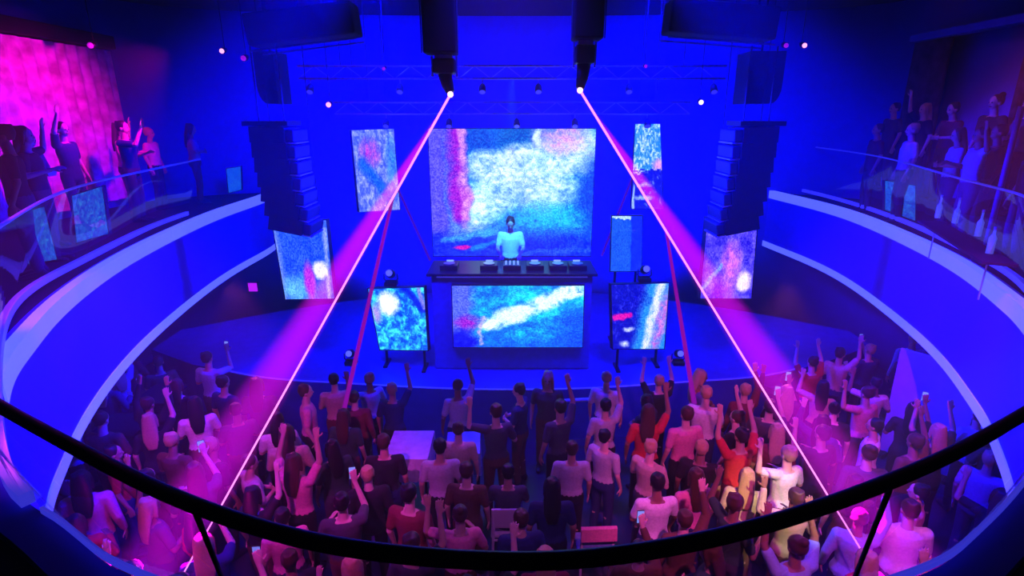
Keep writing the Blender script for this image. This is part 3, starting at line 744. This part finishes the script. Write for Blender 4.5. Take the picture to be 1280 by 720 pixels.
# moving head lights
def moving_head(x, y, z, lab, g=None):
    t = empty('moving_head_light', (x, y, z)); bm = bmesh.new(); box(bm, (0, 0, .04), (.22, .2, .08), None, .015); obj('base', bm, M_black, t)
    bm = bmesh.new()
    loft(bm, [(-.12, 0, .22), (-.125, 0, .12), (-.09, 0, .09), (.09, 0, .09), (.125, 0, .12), (.12, 0, .22)], .014, 8, side=(0, 1, 0)); obj('yoke', bm, M_spkf, t, True)
    bm = bmesh.new(); loft(bm, [(0, .09, .18), (0, .03, .21), (0, -.07, .25), (0, -.11, .265)], [.05, .085, .08, .07], 14); h = obj('head', bm, M_black, t, True)
    bm = bmesh.new(); loft(bm, [(0, -.109, .265), (0, -.125, .271)], .058, 14); obj('lens', bm, mat('dim_lens', (.6, .65, .9), .2, emit=(.4, .45, 1), es=.8), h)
    return tag(t, lab, 'stage light', g)
moving_head(at_y(488, 352, 9.75).x, 9.8, at_y(488, 360, 9.8).z + .05, 'moving head stage light on top of the small cyan panel left of the booth')
moving_head(at_y(806, 352, 9.75).x, 9.8, at_y(806, 355, 9.8).z + .05, 'moving head stage light on top of the small panel right of the booth')
moving_head(-3.1, 9.9, SZ, 'moving head stage light standing on the left of the stage'); moving_head(3.2, 9.9, SZ, 'moving head stage light standing on the right of the stage')
# lighting trusses with small lamps
def truss(z, Y, x0, x1, lab):
    t = empty('lighting_truss', ((x0 + x1) / 2, Y, z)); L = (x1 - x0) / 2
    for dz in (0, .22):
        bm = bmesh.new(); loft(bm, [(-L, 0, dz), (L, 0, dz)], .018, 8, side=(0, 0, 1)); obj('chord', bm, M_alu, t, True)
    bm = bmesh.new(); n = int(L * 2 / .3)
    for i in range(n): loft(bm, [(-L + i * .3, 0, .22 * (i % 2)), (-L + (i + 1) * .3, 0, .22 * ((i + 1) % 2))], .007, 5)
    obj('lacing', bm, M_alu, t)
    for s in (-1, 1):
        bm = bmesh.new(); loft(bm, [(s * L * .8, 0, .22), (s * L * .8, 0, ZC - z)], .006, 5); obj('cable', bm, M_black, t)
    tag(t, lab, 'truss')
truss(6.25, 11.2, -4.0, 4.0, 'upper horizontal aluminium lighting truss above the screens'); truss(5.62, 11.9, -3.6, 3.6, 'lower horizontal aluminium lighting truss just above the largest screen')
for i, (x, Y, zz) in enumerate([(388, 11.2, 6.25), (500, 11.2, 6.25), (603, 11.2, 6.25), (673, 11.2, 6.25), (786, 11.2, 6.25), (892, 11.2, 6.25), (480, 11.9, 5.62), (560, 11.9, 5.62), (646, 11.9, 5.62), (720, 11.9, 5.62), (812, 11.9, 5.62)]):
    X = at_y(x, 100, Y).x; t = empty('spotlight_can', (X, Y, zz - .24)); bm = bmesh.new()
    loft(bm, [(0, 0, .14), (0, -.02, .1), (0, -.10, .0)], [.03, .06, .07], 12); obj('can', bm, M_spkf, t, True)
    bm = bmesh.new(); loft(bm, [(0, 0, .13), (0, 0, .26)], .012, 6); obj('clamp', bm, M_alu, t)
    bm = bmesh.new(); loft(bm, [(0, -.098, .002), (0, -.108, -.01)], .055, 12); obj('lens', bm, mat('can_lens', (.5, .5, .9), .2, emit=(.25, .25, 1), es=.5), t)
    row = 'upper' if Y < 11.5 else 'lower'; k = ['first', 'second', 'third', 'fourth', 'fifth', 'sixth'][i if i < 6 else i - 6]
    tag(t, f'small unlit spotlight can, {k} from the left on the {row} lighting truss', 'stage light', f'spotlight cans on the {row} truss')
M_g = {'pink': mat('lamp_pink', (1, .6, .7), .3, emit=(1, .55, .75), es=2.5), 'dim': mat('lamp_dim_magenta', (.7, .1, .6), .3, emit=(.6, .05, .75), es=1.0), 'white': mat('lamp_white', (1, .9, 1), .3, emit=(1, .85, 1), es=2.5)}
for x, y, Y, r, k, lab in [(278, 64, 9.3, .035, 'pink', 'bright pink lamp high on the left beside the black bar'), (305, 73, 9.3, .04, 'dim', 'dim magenta lamp high on the left just right of the bright pink lamp'),
        (114, 57, 10.5, .05, 'dim', 'dim magenta lamp above the pink curtain on the left'), (411, 131, 10.8, .045, 'pink', 'pink lamp above the left line array'), (480, 86, 11.0, .03, 'dim', 'small magenta lamp on the upper truss, left'),
        (807, 83, 11.0, .03, 'dim', 'small magenta lamp on the upper truss, right'), (876, 128, 10.8, .042, 'white', 'white lamp above the right line array'), (982, 57, 9.3, .035, 'dim', 'dim magenta lamp high on the right beside the black bar'), (1005, 57, 9.3, .035, 'pink', 'bright pink lamp high on the right side')]:
    P = at_y(x, y, Y); t = empty('ceiling_lamp', P); bm = bmesh.new(); ball(bm, (0, -.02, 0), r); obj('bulb', bm, M_g[k], t, True)
    bm = bmesh.new(); loft(bm, [(0, -.01, 0), (0, .06, .02), (0, .12, .04)], [r * 1.25, r * 1.2, r * .7], 12); obj('housing', bm, M_black, t, True)
    bm = bmesh.new(); loft(bm, [(0, .08, .03), (0, .08, ZC - P.z)], .006, 5); obj('hanging_rod', bm, M_black, t); tag(t, lab, 'lamp')
# curtains behind the balconies
def curtain(name, x, y0, y1, z0, z1, m, lab, amp=.05, n=26, sgn=1):
    bm = bmesh.new(); A = []; B = []
    L = y1 - y0; k = n * 6
    for i in range(k + 1):
        yy = y0 + L * i / k; a = amp * math.sin(i / 6 * 2 * math.pi + .6 * math.sin(i * .21)); A.append(Vector((x + a + .1 * sgn, yy, z0))); B.append(Vector((x + a * .6 + .1 * sgn, yy, z1)))
    ribbon(bm, A, B)
    C = [p + Vector((-.012 * sgn, 0, 0)) for p in A]; D = [p + Vector((-.012 * sgn, 0, 0)) for p in B]; ribbon(bm, C, D)
    return tag(obj(name, bm, m, None, True), lab, 'curtain')
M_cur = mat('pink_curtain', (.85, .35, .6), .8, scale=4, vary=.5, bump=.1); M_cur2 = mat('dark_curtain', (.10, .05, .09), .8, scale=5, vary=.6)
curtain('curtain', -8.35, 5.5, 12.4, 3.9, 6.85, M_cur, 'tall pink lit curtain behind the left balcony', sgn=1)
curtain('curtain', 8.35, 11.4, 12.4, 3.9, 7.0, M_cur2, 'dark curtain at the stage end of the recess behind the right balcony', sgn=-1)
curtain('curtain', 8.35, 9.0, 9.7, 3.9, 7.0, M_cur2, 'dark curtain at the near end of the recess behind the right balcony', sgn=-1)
bm = bmesh.new(); box(bm, (8.25, 10.6, 7.08), (.3, 3.6, .14), None, .02); tag(obj('pelmet', bm, M_stage), 'thin pelmet above the recess behind the right balcony', 'pelmet')
bm = bmesh.new(); box(bm, (-8.25, 8.9, 7.0), (.3, 7.0, .25), None, .02); tag(obj('pelmet', bm, M_matte), 'dark pelmet above the pink curtain on the left', 'pelmet')
t = empty('raised_platform', (8.0, 10.0, ZB - .05)); bm = bmesh.new(); box(bm, (0, 0, .2), (.72, 4.2, .4), None, .02); obj('deck', bm, M_matte, t); tag(t, 'low black platform along the wall at the back of the right balcony', 'platform')
# glowing panels added behind the balcony glass to imitate screen reflections
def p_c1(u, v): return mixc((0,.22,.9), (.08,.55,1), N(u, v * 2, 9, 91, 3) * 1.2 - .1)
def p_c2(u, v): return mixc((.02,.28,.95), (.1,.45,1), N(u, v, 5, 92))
M_scr2 = screen_mat('dim_reflection', .75)
def painted_reflection(pts, Y, fn, lab):
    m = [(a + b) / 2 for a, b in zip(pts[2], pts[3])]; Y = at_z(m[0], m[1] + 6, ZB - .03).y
    screen('reflection_panel', quad_at(pts, Y), fn, lab, 'reflection_panel', 24, 24, .06, .012, M=M_scr2, mount=None)
painted_reflection([(283,211),(301,208),(302,237),(286,241)], 12.6, p_c2, 'small cyan panel imitating a reflection behind the left balcony glass beside the line array')
painted_reflection([(987,199),(1016,203),(1014,236),(989,231)], 12.9, p_c2, 'small cyan panel imitating a reflection behind the right balcony glass beside the line array')
painted_reflection([(1106,226),(1144,232),(1144,276),(1106,262)], 9.6, p_c1, 'blue mottled panel imitating a reflection behind the right balcony glass')
painted_reflection([(30,266),(56,258),(72,324),(36,330)], 5.55, p_c1, 'cyan mottled panel imitating a reflection, nearer of the two behind the left balcony glass')
painted_reflection([(90,245),(128,233),(136,292),(96,303)], 7.3, p_c1, 'cyan mottled panel imitating a reflection, farther of the two behind the left balcony glass')
bt = None
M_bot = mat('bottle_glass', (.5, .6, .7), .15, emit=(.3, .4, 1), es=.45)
for i, (x, y, h) in enumerate([(1174, 262, .30), (1196, 268, .32), (1225, 283, .30), (1240, 303, .26)]):
    P = at_z(x, y, ZB + .55); t = empty('bottle', (P.x, P.y, ZB + .43)); bm = bmesh.new(); loft(bm, [(0,0,0), (0,0,.17), (0,0,.21), (0,0,h)], [.035, .036, .014, .013], 12, side=(1,0,0)); obj('glass_body', bm, M_bot, t, True)
    bm = bmesh.new(); loft(bm, [(0,0,h-.005), (0,0,h+.025)], .016, 10, side=(1,0,0)); obj('cap', bm, M_pale, t)
    tag(t, f'pale lit bottle, {["first","second","third","fourth"][i]} from the left behind the right balcony glass', 'bottle', 'bottles behind the right balcony glass')
a = at_z(1170, 268, ZB + .55); b = at_z(1245, 309, ZB + .55)
t = empty('ledge_table', ((a.x + b.x) / 2, (a.y + b.y) / 2, ZB - .05)); dd = (b - a); rt = Matrix.Rotation(math.atan2(dd.y, dd.x), 3, 'Z'); bm = bmesh.new(); box(bm, (0, 0, .465), (dd.length + .4, .3, .03), rt, .005); obj('table_top', bm, M_matte, t)
for s in (-1, 1):
    bm = bmesh.new(); q = rt @ Vector((s * dd.length * .45, 0, 0)); loft(bm, [q, q + Vector((0, 0, .45))], .009, 8); obj('leg', bm, M_alu, t)
tag(t, 'low dark table holding bottles behind the right balcony glass', 'table')
bm = bmesh.new(); P = at_z(1256, 215, 4.9); t = empty('pole', (P.x, P.y, ZB - .05)); loft(bm, [(0,0,0), (0,0,2.0)], .035, 10, side=(1,0,0)); obj('shaft', bm, M_stage, t, True); bm = bmesh.new(); loft(bm, [(0,0,0), (0,0,.05)], .12, 16, side=(1,0,0)); obj('base', bm, M_matte, t)
tag(t, 'thin blue upright pole behind the right balcony rail', 'pole')
# lit square and panel below the balconies
P = at_y(316, 359, 12.5); t = empty('lit_sign', P); bm = bmesh.new(); box(bm, (0, .03, 0), (.26, .05, .24), None, .01); obj('housing', bm, M_matte, t); bm = bmesh.new(); box(bm, (0, 0, 0), (.2, .012, .2)); obj('display', bm, mat('sign_magenta', (.7, .1, .7), .4, emit=(.8, .1, .85), es=1), t); tag(t, 'small square magenta sign glowing under the left balcony', 'sign')
# furniture on the dance floor
def chair(x, y, rz, lab, seatm, framem, back=True):
    t = empty('chair', (x, y, 0), rz)
    bm = bmesh.new(); box(bm, (0, 0, .455), (.44, .42, .045), None, .015); obj('seat', bm, seatm, t)
    bm = bmesh.new(); box(bm, (0, -.215, .74), (.42, .03, .30), Matrix.Rotation(.08, 3, 'X'), .012); obj('backrest', bm, seatm, t)
    for sx in (-1, 1):
        bm = bmesh.new(); loft(bm, [(sx * .19, .18, .44), (sx * .20, .20, 0)], [.017, .014], 8); obj('leg', bm, framem, t)
        bm = bmesh.new(); loft(bm, [(sx * .19, -.23, .88), (sx * .19, -.2, .45), (sx * .20, -.24, 0)], [.015, .018, .014], 8); obj('leg', bm, framem, t)
    bm = bmesh.new(); loft(bm, [(-.2, -.21, .40), (.2, -.21, .40)], .016, 6, side=(0, 0, 1)); obj('stretcher', bm, framem, t)
    return tag(t, lab, 'chair')
chair(-.05, 6.1, 0, 'white chair with a seated person in the middle of the dance floor', M_pale, M_pale)
sp = person(SITP, (-.05, 6.1, .02), 0, 'dark grey', False, 'short', 'black', 1, 'navy', 'person in dark grey shirt seated on the white chair, back to the balcony'); crowd.append((-.05, 6.1, .6))
chair(1.02, 5.75, .05, 'empty chair with light blue and pink cloth right of the white chair', M_lblue, M_pale); crowd.append((1.02, 5.75, .55))
bm = bmesh.new(); t = empty('folded_cloth', (1.035, 5.515, .91), .05); loft(bm, [(-.21, .035, -.10), (-.21, .03, 0), (-.21, 0, .025), (-.21, -.03, 0), (-.21, -.05, -.14)], .008, 6, side=(1, 0, 0))
bm.free(); bm = bmesh.new(); pr = [(.03, -.08), (.028, 0), (0, .02), (-.03, 0), (-.05, -.16)]; A = [Vector((-.215, a, b)) for a, b in pr]; B = [Vector((.215, a, b)) for a, b in pr]; ribbon(bm, A, B); C = [v + Vector((0, .008 * (1 if v.y < 0 else -1), -.008)) for v in A]; D = [v + Vector((0, .008 * (1 if v.y < 0 else -1), -.008)) for v in B]; ribbon(bm, C, D); obj('fabric', bm, CM['pink'], t); tag(t, 'pale pink cloth folded over the back of the light blue chair', 'cloth')
def table(x, y, w, d, h, rz, lab, m):
    t = empty('cocktail_table', (x, y, 0), rz); bm = bmesh.new(); box(bm, (0, 0, h), (w, d, .03), None, .01); obj('table_top', bm, m, t)
    bm = bmesh.new(); n = 40; A = []; B = []
    per = [(-w/2, -d/2), (w/2, -d/2), (w/2, d/2), (-w/2, d/2), (-w/2, -d/2)]
    for (x0, y0), (x1, y1) in zip(per, per[1:]):
        for i in range(10):
            q = i / 10; px, py = x0 + (x1 - x0) * q, y0 + (y1 - y0) * q; f = 1 + .05 * math.sin(i * 2.1); A.append(Vector((px * 1.01, py * 1.01, h - .005))); B.append(Vector((px * f * 1.04, py * f * 1.04, h - .35)))
    A.append(A[0]); B.append(B[0]); ribbon(bm, A, B); obj('cloth_skirt', bm, m, t)
    for sx in (-1, 1):
        for sy in (-1, 1):
            bm = bmesh.new(); loft(bm, [(sx * w * .42, sy * d * .42, 0), (sx * w * .42, sy * d * .42, h - .01)], .02, 6); obj('leg', bm, M_black, t)
    crowd.append((x, y, max(w, d) * 1.0)); return tag(t, lab, 'table')
table(-1.5, 7.2, .62, .75, .95, 0, 'table with a pale lilac cloth near the stage front, left of centre', M_cloth_w)
table(-.72, 7.25, .5, .6, .95, .05, 'narrow table with a bluish cloth right of the lilac table', M_lblue)
P = at_z(727, 500, .95); t = empty('barrier_rail', (P.x, P.y, 0), .12); bm = bmesh.new(); loft(bm, [(-.38, 0, .95), (.38, 0, .95)], .035, 10, side=(0, 0, 1)); obj('top_rail', bm, M_cloth_w, t, True)
for s in (-1, 1):
    bm = bmesh.new(); loft(bm, [(s * .34, 0, 0), (s * .34, 0, .93)], .018, 8); obj('post', bm, M_alu, t, True)
tag(t, 'short pale barrier rail before the stage, right of centre', 'barrier'); crowd.append((P.x, P.y, .5))
# black service counters under the left balcony and a pale panel under the right one
for x0, y0, zt, w, d, lab in ((155, 530, 1.15, .62, .6, 'low black counter in the crowd under the left balcony edge'), (200, 492, 1.25, .5, .6, 'black counter behind the low one under the left balcony')):
    P = at_z(x0, y0, zt); t = empty('counter', (P.x, P.y, 0)); bm = bmesh.new(); box(bm, (0, 0, zt / 2), (w, d, zt - .06), None, .015); obj('body', bm, M_black, t); bm = bmesh.new(); box(bm, (0, 0, zt - .02), (w + .06, d + .06, .04), None, .01); obj('counter_top', bm, M_matte, t); tag(t, lab, 'counter'); crowd.append((P.x, P.y, .6))
M_panel = mat('pale_panel', (.5, .5, .62), .6, scale=3); P = at_z(1168, 452, 1.9); t = empty('partition_panel', (P.x + .1, P.y, 0), -.9); bm = bmesh.new(); box(bm, (0, 0, 1.0), (1.1, .05, 1.9), None, .01); obj('board', bm, M_panel, t)
for s in (-1, 1):
    bm = bmesh.new(); box(bm, (s * .45, 0, .03), (.06, .45, .06), None, .01); obj('foot', bm, M_matte, t)
tag(t, 'tall pale partition panel under the right balcony edge', 'partition'); crowd.append((P.x + .1, P.y, .95))

#%%CROWD
# people that stand out
P = at_z(685, 468, 1.7); add_person(P.x, P.y, 0, face=math.pi * .95, top='dark grey', jacket=False, hair='long', hc='blond', pose='arms lowered', place='stage front')
P = at_z(660, 485, 1.65); add_person(P.x - .12, P.y - .05, 0, face=1.2, top='navy', hair='short', hc='black', pose='hands joined in front', place='stage front')
for x, y, top, hs, hc, ps, f in [(985, 572, 'white', 'short', 'blond', 'arms bent dancing', .3), (935, 588, 'beige', 'long', 'blond', 'arms lowered', -.3), (822, 606, 'white', 'short', 'black', 'hands joined in front', .1), (858, 522, 'pink', 'short', 'brown', 'arms lowered', .2),
        (810, 520, 'red', 'long', 'brown', 'right arm raised', -.2), (870, 592, 'pink', 'long', 'brown', 'arms lowered', .2), (550, 560, 'pale grey', 'short', 'black', 'arms lowered', .1), (575, 642, 'pink', 'bun', 'brown', 'arms bent dancing', .2), (512, 625, 'maroon', 'short', 'black', 'arms lowered', -.3),
        (715, 556, 'pale grey', 'short', 'brown', 'arms lowered', 0), (690, 612, 'navy', 'long', 'black', 'arms lowered', 0), (757, 505, 'pale grey', 'short', 'black', 'right arm raised', .1), (620, 520, 'dark grey', 'short', 'brown', 'arms bent dancing', .3), (368, 580, 'pink', 'long', 'brown', 'both arms raised', -.2), (352, 640, 'pink', 'short', 'black', 'arms lowered', .5),
        (490, 484, 'navy', 'short', 'blond', 'right arm raised', 0), (382, 492, 'pink', 'short', 'brown', 'arms lowered', -1.2), (572, 482, 'pale grey', 'bun', 'brown', 'right arm raised', .3), (1150, 610, 'pink', 'short', 'black', 'arms lowered', .8), (140, 560, 'red', 'short', 'black', 'arms lowered', -1.0), (995, 690, 'light blue', 'bun', 'brown', 'both arms raised', .2)]:
    P = at_z(x, y, 1.62); add_person(P.x, P.y, 0, face=f, top=top, jacket=False, hair=hs, hc=hc, pose=ps)
# fill of the dance floor
crowd += [(-.05, 5.35, .42), (1.0, 5.1, .36), (.3, 8.1, .7)]
n = 0; tries = 0
while tries < 14000 and n < 190:
    tries += 1
    y = R.uniform(3.35, 8.1); ex = 3.6 + (y - 3.4) * .62 + 1.0
    x = R.uniform(-ex, ex)
    if abs(x) < 1.4 and y > 7.25: continue
    if y > 7.5 and R.random() < .6: continue
    if not all(math.hypot(x - a, y - b) > max(c, .53) for a, b, c in crowd): continue
    add_person(x, y, light=.34); n += 1
# under the balconies beside the stage
for s, m in ((-1, 15), (1, 15)):
    k = 0; tries = 0
    while k < m and tries < 3000:
        tries += 1
        x = s * R.uniform(5.0, 7.6); y = R.uniform(7.6, 9.9)
        if y > 8.6 + (abs(x) - 4.5) * .35: continue
        if not all(math.hypot(x - a, y - b) > max(c, .56) for a, b, c in crowd): continue
        add_person(x, y, light=.5, face=-s * R.uniform(-.3, 1.4), place='under balcony'); k += 1
print('people on the floor', n)
# balcony people
ZP = ZB - .05
for x, y, zz, ps, top, hs, hc, f in [(-5.5, 6.6, 0, 'arms lowered', 'black', 'short', 'black', 2.2), (-5.95, 7.4, 0, 'arms bent dancing', 'black', 'long', 'black', -1.2), (-6.3, 6.5, 0, 'hands joined in front', 'black', 'short', 'black', -1.4), (-6.6, 8.2, 0, 'hands joined in front', 'navy', 'short', 'brown', -1.5),
        (-7.0, 9.4, 0, 'right arm raised', 'navy', 'short', 'black', -1.6), (-7.3, 10.8, 0, 'arms bent dancing', 'pink', 'long', 'brown', -1.2), (-7.1, 11.8, 0, 'arms lowered', 'pink', 'short', 'blond', -1.5), (-6.7, 12.6, 0, 'hands joined in front', 'pale grey', 'long', 'brown', -1.0), (-6.6, 10.3, 0, 'holding up a phone', 'navy', 'short', 'black', -1.4), (-7.6, 7.4, 0, 'both arms raised', 'maroon', 'short', 'black', -1.3),
        (6.75, 10.2, 0, 'arms lowered', 'white', 'short', 'blond', 1.3), (6.9, 9.3, 0, 'hands joined in front', 'light blue', 'long', 'brown', 1.2), (6.9, 11.4, 0, 'arms lowered', 'maroon', 'short', 'brown', 1.4), (6.6, 8.5, 0, 'arms bent dancing', 'light blue', 'short', 'brown', 1.3), (7.3, 8.7, 0, 'arms lowered', 'black', 'short', 'black', 1.2), (6.3, 7.2, 0, 'arms lowered', 'black', 'long', 'black', 1.3),
        (7.75, 11.9, .40, 'arms lowered', 'brown', 'short', 'brown', 1.6), (7.8, 11.1, .40, 'right arm raised', 'black', 'long', 'blond', 1.6), (7.75, 10.3, .40, 'hands joined in front', 'maroon', 'short', 'brown', 1.6), (7.8, 9.5, .40, 'arms lowered', 'black', 'bun', 'brown', 1.6), (7.75, 8.8, .40, 'arms bent dancing', 'navy', 'short', 'black', 1.5)]:
    x += (.28 if x > 0 else -.28) if abs(x) < 7.2 else 0
    add_person(x, y, ZP + zz, face=f, top=top, jacket=False, hair=hs, hc=hc, pose=ps, place=('on balcony' if x < 0 else ('balcony platform' if zz else 'on balcony')))
# ------------------------------------------------------------------ lights
BLUE = (0.0, 0.0, 1.0); MAG = (1.0, 0.0, .85)
for x, y, z, p, tx, ty, tz, sp in [(-2.8, 10.6, 7.7, 520, -2.6, 14.5, 4.0, 130), (2.8, 10.6, 7.7, 520, 2.6, 14.5, 4.0, 130), (0, 8.3, 7.75, 260, 0, 10.5, 0, 80), (-1.6, 9.0, 5.9, 480, -6.5, 9.0, 2.9, 70), (1.6, 9.0, 5.9, 480, 6.5, 9.0, 2.9, 70), (-1.5, 5.5, 7.0, 260, -4.5, 4.6, 2.8, 55), (1.5, 5.5, 7.0, 260, 4.8, 4.8, 2.8, 55)]:
    area('blue_wash', (x, y, z), (tx, ty, tz), BLUE, p, 1.4, .5, sp)
for x in (-3.3, 3.3): area('blue_wall_fill', (x, 12.9, 1.25), (x * .6, 14.9, 4.0), BLUE, 160, 2.4, .2, 150)  # unseen blue fill behind the booth, added to brighten the back wall
for x in (-2.2, 2.2): area('blue_stage_wash', (x, 7.6, 5.7), (x * 1.1, 10.6, 1.2), BLUE, 130, 1.2, .2, 60)
for s, P, E in ((-1, LASER[0], EL), (1, LASER[1], ER)):
    d = (E - P); tgt = P + d + Vector((s * .27, 0, .1))
    spot('magenta_spot', P + d.normalized() * .25, tgt, (.85, 0, 1), 230000, 7.0, 1, .01, 'Linear')
# pink lamps lighting the crowd from the sides and the front
for x, y, z, tx, ty, p, dg, c in [(-4.6, 9.0, 3.0, -2.9, 5.0, 130, 48, (1, .08, .55)), (4.6, 9.0, 3.0, 3.1, 5.2, 160, 48, (1, .12, .4)), (0, 8.4, 5.2, 0, 5.2, 330, 60, (.6, .08, 1)), (-3.0, 3.0, 6.9, -5.7, 7.6, 950, 24, (.9, .03, .85)), (3.0, 3.0, 6.9, 5.7, 7.6, 950, 24, (1, .04, .7)), (-2.2, 1.8, 6.5, -2.9, 5.2, 1150, 42, (.95, .05, .85)), (2.2, 1.8, 6.5, 3.0, 5.6, 1400, 42, (1, .09, .6)), (0, 1.6, 6.6, 0, 5.6, 330, 36, (.75, .12, .9))]:
    spot('crowd_lamp', (x, y, z), (tx, ty, 1.2), c, p, dg, .6, .08)
spot('warm_spot', (2.9, .3, 6.9), (3.05, 5.45, 1.3), (1, .75, .35), 3500, 10, .5, .05)
spot('dj_spot', (0, 9.0, 6.2), (-.03, 10.85, 3.3), (.1, .95, .95), 900, 12, .4, .05)
spot('curtain_spot', (-5.7, 10.0, 6.6), (-8.4, 10.2, 5.2), (1, 0, .72), 480, 92, .8, .1)
spot('recess_spot', (6.6, 9.5, 7.6), (8.2, 10.4, 5.2), (1, .15, .6), 22, 90, .8, .1)

# ------------------------------------------------------------------ haze in the room air
w = bpy.data.worlds.new('club_air'); sc.world = w; w.use_nodes = True; nt = w.node_tree
nt.nodes['Background'].inputs['Strength'].default_value = 0
vs = nt.nodes.new('ShaderNodeVolumeScatter'); vs.inputs['Density'].default_value = .017; vs.inputs['Anisotropy'].default_value = .3
nt.links.new(vs.outputs[0], nt.nodes['World Output'].inputs['Volume'])
